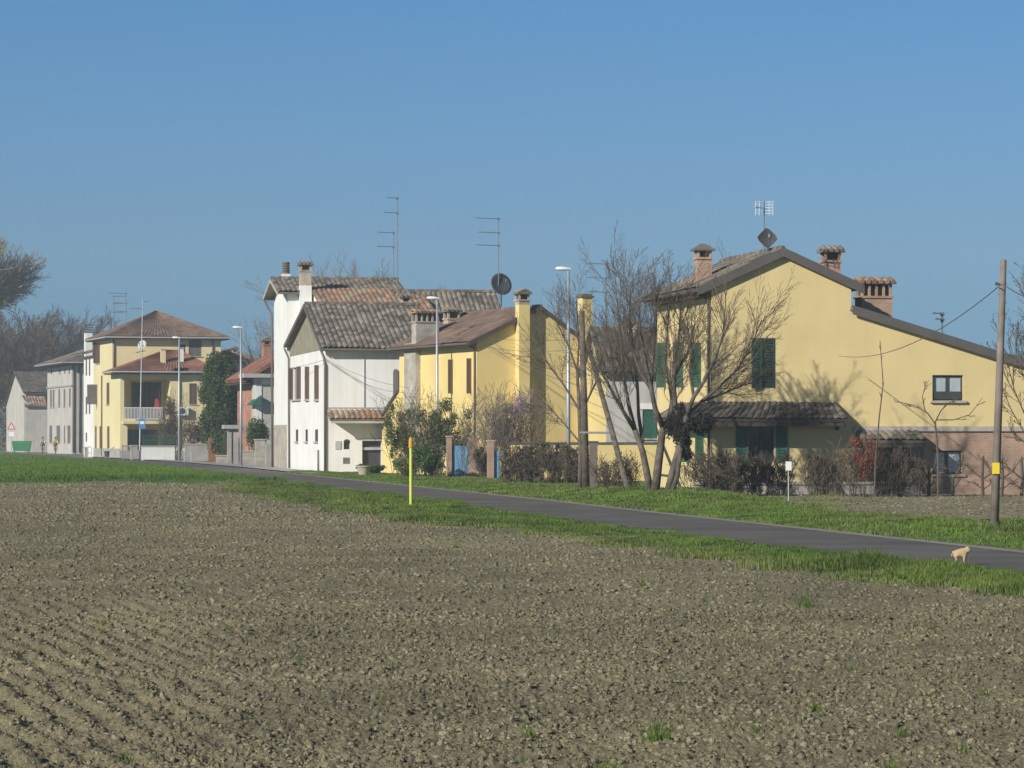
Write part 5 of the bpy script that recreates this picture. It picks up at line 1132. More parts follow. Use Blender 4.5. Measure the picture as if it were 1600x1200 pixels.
# warning triangle
b = G(18, 372); o = thing('warning_sign', 'white triangular road sign with a red edge in front of the barn', 'sign', b); z = P(0, 667, 372).z
m = MB(); m.tube([(0, 0, 0), (0, 0, z + .3)], .045, 8); m.build('post', 'steel', o)
m = MB(); s_ = .5; m.prism([(-s_, -.08, z - .3), (s_, -.08, z - .3), (0, -.08, z + .57)], (0, .03, 0)); m.build('sign_edge', 'signred', o)
m = MB(); s_ = .30; m.prism([(-s_, -.095, z - .19), (s_, -.095, z - .19), (0, -.095, z + .34)], (0, .01, 0)); m.build('sign_face', 'lampwhite', o)
m = MB(); m.box(-.03, .03, -.105, -.096, z - .1, z + .1); m.build('sign_mark', 'black', o)
m = MB(); m.box(-.3, .3, -.08, -.05, z - 1.1, z - .6); m.build('lower_plate', 'lampwhite', o)
#==FIGURES==
def skin_body(name, pts, edges, m, parent, lev=2):
    me = bpy.data.meshes.new(name); me.from_pydata([p[:3] for p in pts], edges, []); me.materials.append(M[m])
    o = bpy.data.objects.new(name, me); COL.objects.link(o); o.parent = parent
    o.modifiers.new('skin', 'SKIN')
    for i, p in enumerate(pts):
        r = p[3] if isinstance(p[3], tuple) else (p[3], p[3]); sv = me.skin_vertices[0].data[i]; sv.radius = r; sv.use_root = (i == 0)
    o.modifiers['skin'].use_smooth_shade = True
    s = o.modifiers.new('sub', 'SUBSURF'); s.levels = lev; s.render_levels = lev
    return o
def cyclist(px, d, label, top, group='cyclists riding along the road'):
    b = G(px, d, .05); o = thing('person', label, 'person', b, R(12), group)
    # seated rider seen from the front: pelvis, chest, head, arms to the bar, legs on the pedals (rider faces -y)
    pts = [(0, .25, .98, .16), (0, .12, 1.22, .15), (0, -.08, 1.42, .17), (0, -.14, 1.54, .06), (0, -.2, 1.66, .10), (0, -.22, 1.76, .085),
           (-.2, -.08, 1.40, .06), (-.27, -.26, 1.20, .045), (-.22, -.50, 1.06, .035), (.2, -.08, 1.40, .06), (.27, -.26, 1.20, .045), (.22, -.50, 1.06, .035),
           (-.12, .18, .92, .10), (-.14, -.14, .78, .075), (-.11, .06, .42, .05), (-.11, -.06, .36, .035), (.12, .18, .92, .10), (.14, -.18, .66, .075), (.11, .02, .28, .05), (.11, -.10, .20, .035)]
    ed = [(0, 1), (1, 2), (2, 3), (3, 4), (4, 5), (2, 6), (6, 7), (7, 8), (2, 9), (9, 10), (10, 11), (0, 12), (12, 13), (13, 14), (14, 15), (0, 16), (16, 17), (17, 18), (18, 19)]
    skin_body('body', pts, ed, 'skin', o)
    skin_body('jersey', [(0, .24, 1.02, .175), (0, .12, 1.22, .168), (0, -.08, 1.42, .187), (-.2, -.08, 1.40, .075), (-.26, -.22, 1.24, .06), (.2, -.08, 1.40, .075), (.26, -.22, 1.24, .06)], [(0, 1), (1, 2), (2, 3), (3, 4), (2, 5), (5, 6)], top, o, 1)
    skin_body('shorts', [(0, .26, .95, .175), (-.12, .18, .91, .115), (-.135, -.06, .81, .09), (.12, .18, .91, .115), (.135, -.08, .72, .09)], [(0, 1), (1, 2), (0, 3), (3, 4)], 'navy', o, 1)
    h = MB(); h.lathe((0, -.2, 1.73), [(.125, 0), (.125, .06), (.09, .12), (.03, .145)], 12); h.build('helmet', 'navy', o, smooth=True)
    k = thing('bicycle', 'racing bicycle ridden by the ' + ('yellow-topped' if top == 'jersey' else 'pale-topped') + ' cyclist', 'bicycle', b, R(12), 'bicycles on the road')
    for y in (-.52, .50):
        w = MB(); pts2 = [(0, y + .33 * math.cos(t), .34 + .33 * math.sin(t)) for t in np.linspace(0, 2 * math.pi, 21)]; w.tube(pts2, .018, 6); w = w.build('wheel', 'black', k)
        s = MB()
        for t in np.linspace(0, math.pi, 7)[:-1]: s.tube([(0, y - .32 * math.cos(t), .34 - .32 * math.sin(t)), (0, y + .32 * math.cos(t), .34 + .32 * math.sin(t))], .004, 3)
        s.build('spokes', 'steel', w)
    f = MB(); f.tube([(0, .50, .34), (0, .05, .30), (0, .16, .86)], .018, 6); f.tube([(0, .12, .82), (0, -.38, .88), (0, -.52, .34)], .018, 6); f.tube([(0, .05, .30), (0, -.38, .84)], .02, 6); f.tube([(0, .50, .34), (0, .14, .8)], .012, 6); f.build('frame', 'navy', k)
    f = MB(); f.tube([(-.22, -.48, 1.02), (-.2, -.40, 1.0), (.2, -.40, 1.0), (.22, -.48, 1.02)], .014, 6); f.tube([(0, -.38, .86), (0, -.40, 1.0)], .014, 6); f.build('handlebar', 'black', k)
    f = MB(); f.prism([(-.07, .3, .88), (.07, .3, .88), (.02, .04, .88), (-.02, .04, .88)], (0, 0, .05)); f.build('saddle', 'black', k)
cyclist(66.5, 352, 'cyclist in dark helmet and pale top in front of the barn', 'palejersey')
cyclist(86.5, 350, 'cyclist in a yellow top in front of the grey block', 'jersey')
# small tan animal at the near road edge, standing side-on, head low to the right
b = G(1502, 50.7, .052); o = thing('dog', 'small tan dog standing at the near edge of the road by the grass', 'dog', b, R(-8))
pts = [(-.115, 0, .17, (.062, .062)), (-.03, 0, .175, (.066, .064)), (.06, 0, .175, (.068, .068)), (.115, -.015, .20, .045), (.15, -.035, .215, .048), (.185, -.055, .20, .027), (.205, -.065, .19, .016),
       (-.12, .03, .11, .033), (-.105, .03, .075, .018), (-.13, .03, .045, .014), (-.12, .03, .01, .014), (-.12, -.035, .11, .033), (-.10, -.035, .075, .018), (-.125, -.035, .045, .014), (-.11, -.035, .01, .014),
       (.075, .035, .11, .028), (.08, .035, .055, .017), (.082, .03, .01, .015), (.07, -.038, .11, .028), (.06, -.038, .055, .017), (.062, -.038, .01, .015),
       (-.165, 0, .205, .018), (-.185, 0, .245, .013), (-.17, 0, .28, .008), (.135, .0, .255, .014), (.13, -.065, .25, .014)]
ed = [(0, 1), (1, 2), (2, 3), (3, 4), (4, 5), (5, 6), (0, 7), (7, 8), (8, 9), (9, 10), (0, 11), (11, 12), (12, 13), (13, 14), (2, 15), (15, 16), (16, 17), (2, 18), (18, 19), (19, 20), (0, 21), (21, 22), (22, 23), (4, 24), (4, 25)]
pts = [(p[0] * .82, p[1] * 1.1, p[2] * 1.28, tuple(q * 1.12 for q in p[3]) if isinstance(p[3], tuple) else p[3] * 1.15) for p in pts]; pts[21] = (-.15, .02, .22, .02); pts[22] = (-.165, .03, .18, .016); pts[23] = (-.165, .04, .13, .01)
skin_body('body', pts, ed, 'fur', o)
m = MB(); m.lathe((.140, -.100, .272), [(.0045, -.006), (.009, 0), (.0045, .006)], 8); m.build('eye', 'black', o); m = MB(); m.lathe((.178, -.075, .243), [(.005, -.006), (.009, 0), (.005, .006)], 8); m.build('nose', 'black', o)

o.scale = (.88, .88, .88)
# ------------------------------------------------------------------ bare trees
def rot_about(v, ax, a): return Matrix.Rotation(a, 3, ax) @ v
def grow(mb, p, d, L, r, lev, c, rnd):
    """c: per-level (n_children, length ratio, spread deg, up-pull), rmin"""
    n = 4 if lev < c['lv'] else 3; pts = [p]; rad = [r]; q = Vector(p); dd = Vector(d).normalized(); tip = max(c['rmin'], r * c.get('taper', .45))
    for i in range(n):
        dd = (dd + Vector((rnd.uniform(-1, 1), rnd.uniform(-1, 1), rnd.uniform(-1, 1))) * c['wob'] + Vector((0, 0, c['up']))).normalized()
        q = q + dd * (L / n); pts.append(q.copy()); rad.append(max(c['rmin'], r + (tip - r) * (i + 1) / n))
    mb.tube(pts, rad, 6 if r > .05 else (4 if r > .02 else 3), cap=False)
    if lev >= c['lv']: return
    k = c['kids'][lev]
    for i in range(k):
        t = c.get('t0', .25) + (1 - c.get('t0', .25)) * (i + rnd.uniform(.1, .9)) / k; f = t * n; j = min(n - 1, int(f)); pp = pts[j].lerp(pts[j + 1], f - j)
        ax = (pts[j + 1] - pts[j]).normalized(); per = ax.orthogonal().normalized(); per = rot_about(per, ax, rnd.uniform(0, 6.283))
        a = R(c['spread'][lev] * rnd.uniform(.6, 1.3)); nd = (ax * math.cos(a) + per * math.sin(a))
        if c.get('flat'): nd.y *= c['flat']
        grow(mb, pp, nd, L * c['ratio'][lev] * rnd.uniform(.6, 1.15) * (1.15 - .5 * t), max(c['rmin'], (rad[j] * .62)), lev + 1, c, rnd)
def bare_tree(name, label, px, py, d, limbs, cfg, seed=1, trunk=None, mt='bark', z=0.0, grp=None, cat='tree', twig=None):
    """limbs: list of pixel paths [(px, py, depth offset)...] with radii; shoots grow from the last half"""
    b = G(px, d, z); o = thing(name, label, cat, b, 0, grp); rnd = random.Random(seed); tm = MB(); bm_ = MB()
    for (path, r0, r1, nsh, shL) in limbs:
        pts = [P(x, y, d + dz) - b for x, y, dz in path]
        if path[0][1] >= py - 3: pts[0].z = -.05
        rr = [r0 + (r1 - r0) * i / (len(pts) - 1) for i in range(len(pts))]
        (tm if r0 > cfg.get('trunk_r', .07) else bm_).tube(pts, rr, 9 if r0 > .07 else 5)
        tot = len(pts) - 1
        nsh = int(nsh * cfg.get('mul', 1) + .5)
        for i in range(nsh):
            f = tot * (cfg.get('f0', .35) + (1 - cfg.get('f0', .35)) * (i + rnd.random()) / max(1, nsh)); j = min(tot - 1, int(f)); p = pts[j].lerp(pts[j + 1], f - j)
            ax = (pts[j + 1] - pts[j]).normalized(); th = R(rnd.uniform(8, cfg['open'])); per = rot_about(ax.orthogonal().normalized(), ax, rnd.uniform(0, 6.28))
            dd = ax * math.cos(th) + per * math.sin(th)
            grow(bm_, p, dd, shL * cfg.get('len', 1) * rnd.uniform(.5, 1.15), max(cfg['rmin'], cfg['r']), cfg['l0'], cfg, rnd)
    if tm.v: tm.build('trunk', mt, o, smooth=True)
    bm_.build('branches', twig or 'twig', o)
    return o
cf = dict(lv=2, kids=[6, 4], ratio=[.55, .45], spread=[24, 34], wob=.07, up=.05, rmin=.0052, r=.012, l0=0, open=50, len=1.25, mul=1.6, t0=.1, f0=.30, taper=.35)
bare_tree('pollard_tree', 'tall bare pollarded tree with a forked grey trunk left of the large yellow house', 1024, 772, 103.2, [
    ([(1023, 772, 0), (1028, 730, 0), (1033, 690, 0), (1036, 668, 0)], .15, .11, 0, 0),
    ([(1036, 668, 0), (1024, 640, -.2), (1018, 610, -.3), (1008, 560, -.3), (1000, 520, -.5), (998, 470, -.5)], .10, .022, 14, 1.5),
    ([(1018, 610, -.3), (1022, 560, .1), (1026, 500, .2), (1024, 450, .3)], .04, .015, 10, 1.0),
    ([(1050, 630, .3), (1040, 570, 0), (1044, 500, -.2), (1050, 440, -.2)], .04, .014, 9, 1.0),
    ([(1036, 668, 0), (1046, 656, .2), (1050, 630, .3), (1052, 590, .4), (1060, 540, .5), (1064, 480, .5)], .11, .022, 14, 1.4),
    ([(1018, 610, -.3), (1002, 585, .4), (985, 540, .6), (975, 500, .8)], .06, .03, 9, 1.5),
    ([(1052, 590, .4), (1075, 550, .8), (1085, 510, 1)], .06, .03, 8, 1.3)], cf, 11, z=.2, grp='bare trees beside the large yellow house')
bare_tree('pollard_tree', 'bare tree leaning left, its fan of shoots starting over the garden wall', 1018, 770, 104.6, [
    ([(1017, 771, 0), (1010, 735, 0), (1004, 705, 0), (992, 672, 0)], .125, .09, 0, 0),
    ([(992, 672, 0), (975, 645, -.3), (955, 610, -.5), (938, 575, -.7)], .08, .025, 9, 1.3),
    ([(992, 672, 0), (984, 640, .3), (976, 600, .4), (972, 560, .5), (966, 490, .5), (962, 440, .5)], .08, .015, 14, 1.3),
    ([(1004, 690, 0), (998, 650, .6), (996, 600, .9), (990, 555, 1), (984, 490, 1), (986, 440, 1)], .07, .015, 13, 1.2),
    ([(975, 645, -.3), (960, 600, .3), (955, 540, .6)], .05, .025, 9, 1.7)], cf, 12, z=.21, grp='bare trees beside the large yellow house')
o = bare_tree('pollard_tree', 'bare tree with a dark creeper mass on its trunk in front of the porch roof', 1040, 773, 102.2, [
    ([(1042, 773, 0), (1050, 740, 0), (1060, 705, 0), (1066, 672, 0), (1072, 650, 0)], .12, .10, 0, 0),
    ([(1066, 672, 0), (1056, 640, .2), (1053, 600, .3), (1056, 560, .4)], .10, .04, 9, 1.4),
    ([(1072, 650, 0), (1084, 620, -.2), (1100, 596, -.3), (1118, 560, -.3), (1130, 520, -.3), (1134, 470, -.3)], .08, .018, 14, 1.3),
    ([(1072, 650, 0), (1095, 628, .2), (1122, 605, .3), (1150, 580, .3), (1172, 545, .3), (1190, 500, .3)], .07, .016, 16, 1.3),
    ([(1084, 620, -.2), (1078, 585, .4), (1082, 545, .4)], .06, .03, 8, 1.2),
    ([(1095, 628, .2), (1130, 615, .5), (1165, 600, .6)], .05, .02, 9, 1.1),
    ([(1048, 773, 0), (1058, 745, -.2), (1064, 700, -.1)], .09, .07, 0, 0),
    ([(1062, 690, 0), (1085, 712, .1), (1110, 745, .2)], .05, .02, 5, .6)], cf, 13, z=.2, grp='bare trees beside the large yellow house')
def cloud(n, cx, cy, cz, rx, ry, rz, size, rnd, clumps=0, cr=.3, shell=.35):
    """leaf positions in an uneven ellipsoid"""
    if clumps:
        cs = []
        for i in range(clumps):
            v = rnd.normal(size=3); v /= np.linalg.norm(v); cs.append(v * rnd.uniform(shell, 1) * (1 - cr * .6))
        cs = np.array(cs); w = rnd.uniform(.5, 1.4, clumps); ci = rnd.choice(clumps, n, p=w / w.sum()); v = rnd.normal(size=(n, 3)); v = v / np.linalg.norm(v, axis=1)[:, None] * rnd.uniform(0, 1, (n, 1)) ** .5
        p = cs[ci] + v * cr * w[ci][:, None]
        t = np.clip(.5 + .28 * (w[ci] - 1) + .25 * rnd.uniform(-1, 1, n) + .12 * v[:, 2], 0, 1)
    else:
        v = rnd.normal(size=(n, 3)); p = v / np.linalg.norm(v, axis=1)[:, None] * rnd.uniform(0, 1, (n, 1)) ** .4; t = rnd.uniform(0, 1, n)
    return p * np.array([rx, ry, rz]) + np.array([cx, cy, cz]), t
def leaf_mesh(name, Pn, t, size, m, parent, rnd, asp=.5, up=0.0):
    n = len(Pn); a = rnd.normal(size=(n, 3)); a[:, 2] += up; a /= np.linalg.norm(a, axis=1)[:, None]; b = np.cross(a, rnd.normal(size=(n, 3))); b /= np.linalg.norm(b, axis=1)[:, None]
    s = (size * rnd.uniform(.6, 1.3, n))[:, None]; w = s * asp / 2
    V = np.stack([Pn - a * s / 2, Pn + b * w, Pn + a * s / 2, Pn - b * w], 1).reshape(-1, 3); f = np.arange(n * 4).reshape(n, 4)
    return np_mesh(name, V, f, m, np.repeat(t, 4), parent)
r_ = np.random.RandomState(5)
c0 = (P(1060, 655, 102).x - o.location.x); z_ = P(0, 664, 102).z - .2
pc, t = cloud(3400, c0, 0.1, z_, .58, .5, .72, 1, r_, 22, .34, .2); p2, t2 = cloud(1500, c0 + .75, .1, z_ + .05, .75, .35, .36, 1, r_, 16, .3, .3); p3, t3 = cloud(700, c0 + .2, .1, z_ - .75, .35, .3, .5, 1, r_, 8, .35, .3)
pc = np.concatenate([pc, p2, p3]); t = np.concatenate([t, t2, t3])
leaf_mesh('creeper', pc, t, .16, 'darkivy', o, r_, .35)
bare_tree('bare_tree', 'slender bare tree with drooping twigs over the yellow gable, behind the street lamp', 925, 757, 121, [
    ([(906, 757, 0), (907, 700, 0), (905, 640, 0), (902, 580, 0)], .10, .06, 0, 0),
    ([(902, 580, 0), (888, 540, .3), (868, 500, .5)], .05, .02, 7, 1.3), ([(905, 640, 0), (880, 600, .3), (850, 560, .6), (838, 540, .8)], .05, .02, 9, 1.2),
    ([(902, 580, 0), (905, 530, .2), (900, 470, .3)], .05, .02, 9, 1.3), ([(905, 690, 0), (880, 660, .5), (852, 630, .8)], .04, .02, 8, 1.0), ([(906, 650, 0), (930, 600, -.3), (945, 540, -.5)], .05, .02, 9, 1.3)],
    dict(cf, open=60, up=.03), 14, grp='bare trees beside the large yellow house')
b_ = dict(lv=1, kids=[4], ratio=[.5], spread=[35], wob=.12, up=.05, rmin=.0075, r=.013, mul=1.4, l0=0, open=40, t0=.3, f0=.3, taper=.5)
bare_tree('young_tree', 'small bare tree with wide curved limbs in front of the brick wall window', 1466, 777, 104, [
    ([(1466, 777, 0), (1466, 720, 0), (1464, 690, 0), (1461, 660, 0)], .05, .03, 0, 0), ([(1461, 662, 0), (1450, 646, 0), (1430, 634, 0), (1405, 628, 0)], .025, .01, 3, .35),
    ([(1461, 660, 0), (1470, 642, 0), (1482, 630, 0), (1500, 622, 0)], .025, .01, 3, .35), ([(1461, 662, 0), (1445, 640, .1), (1441, 620, .1), (1448, 595, .1)], .02, .01, 2, .4),
    ([(1464, 656, 0), (1490, 656, 0), (1515, 648, 0), (1535, 622, 0)], .022, .009, 2, .4)], b_, 15, grp='small bare trees in the row before the brick wall')
bare_tree('sapling', 'very thin straight sapling reaching above the small entrance canopy', 1366, 774, 103, [([(1366, 774, 0), (1368, 720, 0), (1374, 650, 0), (1380, 600, 0), (1375, 532, 0)], .035, .012, 3, .25)], dict(b_, f0=.6), 16)
bare_tree('bare_tree', 'bare tree at the right edge arching its branches across the yellow wall', 1640, 778, 101, [
    ([(1640, 778, 0), (1635, 700, 0), (1625, 660, 0)], .09, .06, 0, 0), ([(1625, 660, 0), (1600, 645, 0), (1585, 610, 0), (1575, 570, 0)], .03, .012, 7, .8), ([(1625, 665, 0), (1600, 675, 0), (1580, 640, 0), (1563, 600, 0)], .03, .012, 6, .6),
    ([(1635, 640, 0), (1610, 600, 0), (1598, 560, 0)], .04, .012, 8, .9), ([(1625, 700, 0), (1600, 690, 0), (1585, 680, 0)], .03, .01, 5, .5), ([(1635, 700, 0), (1640, 600, 0), (1625, 520, 0), (1610, 470, 0)], .06, .02, 12, 1.2)], dict(b_, lv=2, kids=[4, 3], ratio=[.5, .5], spread=[30, 30]), 17)
def espalier(px, d, ytop, w, seed, label):
    rnd = random.Random(seed); L = []
    L.append(([(px, 776, 0), (px + rnd.uniform(-2, 2), 745, 0), (px, ytop, 0)], .065, .045, 3, .12))
    for s in (-1, 1):
        L.append(([(px, 776 - 28, 0), (px + s * w * .5, 738, 0), (px + s * w, 722 + rnd.uniform(-5, 5), 0)], .035, .016, 4, .35)); L.append(([(px, 765, 0), (px + s * w * .6, 752, 0)], .025, .012, 3, .25))
    return bare_tree('pruned_tree', label, px, 776, d, L, b_, seed, mt='bark2', grp='pruned trees in the row before the brick wall', z=.02)
espalier(1536, 104, 713, 30, 21, 'pruned bare tree with a stubby top between window and wooden pole')
espalier(1565, 104, 716, 30, 22, 'pruned bare tree half hidden behind the right-hand wooden pole')
espalier(1596, 105, 716, 24, 23, 'pruned bare tree at the right edge of the row')
espalier(1451, 104.5, 730, 12, 24, 'small pruned tree under the left edge of the brick wall window')
espalier(1489, 105, 746, 14, 25, 'lowest pruned tree, under the brick wall window')
# ------------------------------------------------------------------ hedges and shrubs
def hedge_cloud(n, w, dp, z0, z1, rr, nc=80, cr=.125):
    n = int(n * .75); w = w * 1.12; nc = max(20, int(nc * w))
    c = np.stack([rr.uniform(-w * .92, w * .92, nc), rr.uniform(-dp * .8, dp * .8, nc), rr.uniform(z0 + .12, z1 - .1, nc)], 1); k = rr.randint(0, nc, n); v = rr.normal(size=(n, 3)); v /= np.linalg.norm(v, axis=1)[:, None]; p = c[k] + v * (rr.uniform(0, 1, (n, 1)) ** .5) * cr * np.array([1, 1, 1.1]) * rr.uniform(.7, 1.3, nc)[k][:, None]
    tw = rr.uniform(-.3, .3, nc)[k]; return p, np.clip(.45 + tw + rr.uniform(-.25, .25, n), 0, 1)
def shrub(name, label, cat, px0, px1, py0, py1, d, mleaf, nleaf, size, seed, stems=10, stem_r=.016, clumps=14, cr=.4, grp=None, depth=.5, shell=.35, asp=.5, twigs=True, z=0.0, bias=0.0, smt='bark2', open_=0.9, cut=None):
    cx = (px0 + px1) / 2; b = G(cx, d, z); o = thing(name, label, cat, b, 0, grp)
    if 'hedge' in name: stems = int(stems * 1.6); stem_r *= .8
    rnd = random.Random(seed); rr = np.random.RandomState(seed)
    w = (px1 - px0) * d / F / 2; zt = P(0, py0, d).z - z; zb = max(0, P(0, py1, d).z - z); h = zt - zb
    if twigs:
        m = MB(); c = dict(lv=2, kids=[5, 3], ratio=[.5, .5], spread=[32, 38], wob=.14, up=.06, rmin=.0075, taper=.5, t0=.2)
        for i in range(stems):
            x = rnd.uniform(-.75, .75) * w; dr = Vector((x * open_ / max(h, .3) + rnd.uniform(-.2, .2), rnd.uniform(-.3, .3), 1)); grow(m, Vector((x * .6, rnd.uniform(-.3, .3) * depth, -.03)), dr, zt * rnd.uniform(.65, .9), stem_r, 0, c, rnd)
        m.build('stems', smt, o)
    if nleaf:
        pc, t = cloud(nleaf, 0, 0, zb + h / 2, w, depth, h / 2, 1, rr, clumps, cr, shell)
        if 'hedge' in name: pc, t = hedge_cloud(nleaf, w, depth, .05 if nleaf > 1000 else h * .45, h, rr)
        k = pc[:, 2] > .02; leaf_mesh('leaves', pc[k], np.clip(t[k] + bias, 0, 1), size, mleaf, o, rr, asp)
    return o
HG = 'bare brown hedge shrubs along the garden boundary'
spec = [(743, 766, 698, 752, 149, 'brown hedge shrub between the two brick gate piers'), (787, 826, 694, 755, 137, 'dense brown hedge shrub right of the narrow blue door'), (818, 858, 688, 756, 135, 'brown hedge shrub below the shadowed chimney breast'), (848, 890, 691, 757, 134, 'brown hedge shrub at the foot of the street lamp'), (884, 912, 694, 758, 131, 'dark hedge shrub between street lamp and wooden pole')]
for i, (a, b, y0, y1, d, lb) in enumerate(spec): shrub('hedge_shrub', lb, 'hedge', a, b, y0, y1, d, 'leafbrown', 6500, .075, 100 + i, 26, .014, 22, .36, HG, .45, .1)
spec = [(930, 965, 712, 772, 110, 'thin hedge shrub left of the slanting pole brace', 1300), (962, 1000, 708, 774, 109, 'thin hedge shrub between pole brace and forked tree', 1100), (1066, 1100, 706, 775, 108, 'open twiggy shrub right of the creeper-covered tree', 900), (1092, 1128, 704, 776, 107, 'twiggy hedge shrub under the left end of the porch', 2600),
        (1118, 1165, 701, 777, 105.5, 'dense brown hedge shrub left of the glazed door', 6500), (1155, 1200, 703, 777, 105.5, 'dense brown hedge shrub in front of the glazed door', 6500), (1192, 1240, 707, 777, 105.2, 'dense brown hedge shrub behind the small white sign', 5500),
        (1256, 1294, 702, 778, 105, 'narrow dark hedge shrub right of the bright patch of yellow wall', 3600), (1284, 1320, 706, 778, 105, 'open hedge shrub left of the red-leaved bush', 3000), (1366, 1402, 700, 778, 104, 'upright dark hedge shrub below the entrance canopy', 4200), (1396, 1424, 702, 778, 104, 'narrow brown hedge shrub at the right post of the entrance canopy', 3200), (1422, 1450, 712, 778, 104, 'sparse hedge shrub left of the brick wall window', 900)]
for i, (a, b, y0, y1, d, lb, nl) in enumerate(spec): shrub('hedge_shrub', lb, 'hedge', a, b, y0, y1, d, 'leafbrown', nl, .048, 120 + i, 15 if nl > 1000 else 9, .016, 20, .38, HG, .4, .1)
shrub('red_shrub', 'red-leaved bush beside the entrance canopy of the large house', 'bush', 1303, 1376, 676, 778, 103.5, 'leafbrown', 1500, .06, 140, 16, .016, 16, .4, None, .5)
o = bpy.data.objects['red_shrub']; rr = np.random.RandomState(9); pc, t = cloud(1500, .02, -.1, P(0, 706, 103.5).z, .72, .45, .62, 1, rr, 12, .36, .3); leaf_mesh('red_leaves', pc, t, .075, 'leafred', o, rr)
pc, t = cloud(500, .25, -.2, P(0, 735, 103.5).z, .55, .4, .5, 1, rr, 8, .4, .3); leaf_mesh('red_leaves', pc, t, .065, 'leafred', o, rr)
shrub('laurel_bush', 'dense green laurel bush left of the wide brick gate pier', 'bush', 640, 695, 684, 752, 152, 'leaflaurel', 9000, .12, 150, 10, .02, 26, .38, None, .7)
shrub('laurel_bush', 'low green bush behind the yellow marker post, near the yellow wall', 'bush', 606, 660, 712, 752, 156, 'leaf', 2600, .10, 151, 10, .02, 16, .38, None, .7)
shrub('flowering_shrub', 'tall loose shrub with olive leaves against the small yellow house', 'bush', 630, 750, 610, 742, 157, 'leaf', 8500, .14, 152, 34, .018, 60, .20, None, 1.0, .1)
shrub('flowering_shrub', 'loose pale green shrub climbing the left end of the small yellow house', 'bush', 592, 660, 608, 740, 163, 'leaf', 4200, .14, 153, 18, .016, 40, .18, None, .8, .1)
shrub('blossom_tree', 'grey-brown twiggy tree with pink blossom in front of the yellow gable', 'tree', 742, 842, 608, 735, 150, 'twigleaf', 6500, .075, 154, 70, .013, 60, .20, None, 1.0, .1, smt='farbark')
o = bpy.data.objects['blossom_tree']; pc, t = cloud(2600, .7, -.3, P(0, 632, 150).z, .85, .6, 1.0, 1, rr, 22, .26, .3); leaf_mesh('blossom', pc, t, .075, 'pink', o, rr)
shrub('forsythia_bush', 'round pale yellow blossoming bush above the blue double door', 'bush', 716, 741, 658, 686, 152.5, 'forsy', 700, .09, 155, 6, .014, 9, .42, None, .3, z=0)
shrub('shrub', 'dark low shrubs at the gateway of the white farmhouse', 'bush', 553, 606, 722, 745, 167, 'leafdark', 2600, .12, 156, 8, .015, 14, .4, None, .6)
shrub('shrub', 'brown bare shrub filling the corner between balcony and villa lamp', 'bush', 248, 292, 640, 712, 266, 'leafbrown', 1600, .16, 157, 30, .03, 22, .34, None, 1.2)
shrub('shrub', 'dark tree-like shrub beside the balcony of the pale yellow villa', 'bush', 252, 278, 612, 660, 268, 'leafbrown', 1300, .16, 158, 12, .03, 14, .4, None, .7, z=2.0 - 2.0)
shrub('shrub', 'brown climbing shrub behind the grey concrete fence wall', 'bush', 285, 330, 655, 700, 262, 'leafbrown', 1500, .17, 159, 22, .03, 18, .34, None, 1.0)
shrub('shrub', 'dark green hedge behind the stone pillar and slab canopy', 'bush', 380, 424, 652, 706, 226, 'leafdark', 4200, .16, 160, 8, .02, 18, .42, None, 1.0)
shrub('shrub', 'dark hedge between the rusted planter and the low stone wall', 'bush', 338, 372, 672, 712, 236, 'leafdark', 2200, .16, 161, 8, .02, 14, .42, None, 1.0)
# conifer with a tapering uneven outline
b = G(343, 247); o = thing('conifer', 'tall dark green conifer beside the pale yellow villa', 'tree', b); rr = np.random.RandomState(77); m = MB(); zt = P(0, 553, 247).z
m.tube([(0, 0, 0), (0, 0, zt * .85)], [.22, .05], 8); m.build('trunk', 'bark', o)
PP = []; TT = []
for i in range(90):
    q = rr.uniform(0, 1); z = 1.2 + (zt - 1.5) * q; rad = 1.72 * (1 - max(0, (q - .72) / .28) ** 1.8 * .68) * (.72 + .28 * min(1, q * 3)); th = rr.uniform(0, 6.28); rad *= rr.uniform(.6, 1.0)
    pc, t = cloud(210, math.cos(th) * rad * .8, math.sin(th) * rad * .8, z, .5, .5, .65, 1, rr); w = rr.uniform(-.25, .25); PP.append(pc); TT.append(np.clip(t * .6 + .2 + w, 0, 1))
leaf_mesh('crown', np.concatenate(PP), np.concatenate(TT), .20, 'leafdark', o, rr, .5, .6)
# ------------------------------------------------------------------ far bare trees
def far_tree(px, py_top, d, spread, seed, label, mt='farbark', kids=(9, 8, 7, 3), rmin=.03, bf=.2, ln=.45, nl=7):
    b = G(px, d, 0); h = P(0, py_top, d).z; o = thing('bare_tree', label, 'tree', b, 0, 'tall bare trees far behind the houses'); rnd = random.Random(seed)
    tm = MB(); tm.tube([(0, 0, 0), (.1, 0, h * (bf - .02)), (0, 0, h * (bf + .12))], [h * .024, h * .02, h * .016], 8); tm.build('trunk', mt, o, smooth=True)
    m = MB(); c = dict(lv=3, kids=list(kids), ratio=[.62, .55, .5], spread=[32, 34, 36], wob=.10, up=.06, rmin=rmin, taper=.3, t0=.15)
    for i in range(nl):
        a = i * .9 + rnd.uniform(-.3, .3); s = R(spread * rnd.uniform(.3, 1.1)); dr = Vector((math.cos(a) * math.sin(s), math.sin(a) * math.sin(s), math.cos(s)))
        grow(m, Vector((0, 0, h * (bf + rnd.uniform(0, .12)))), dr, h * rnd.uniform(ln, ln * 1.35), h * .010, 0, c, rnd)
    m.build('branches', mt, o)
    return o
far_tree(-42, 326, 410, 58, 31, 'tall pale bare tree at the left edge, higher than everything near it', mt='palebark', kids=(12, 9, 7, 3), rmin=.022, bf=.47, ln=.24, nl=15)
far_tree(14, 478, 440, 40, 32, 'bare tree right behind the barn gable', mt='bark2')
far_tree(48, 474, 450, 40, 33, 'bare tree behind the barn, second from the left edge', mt='bark2')
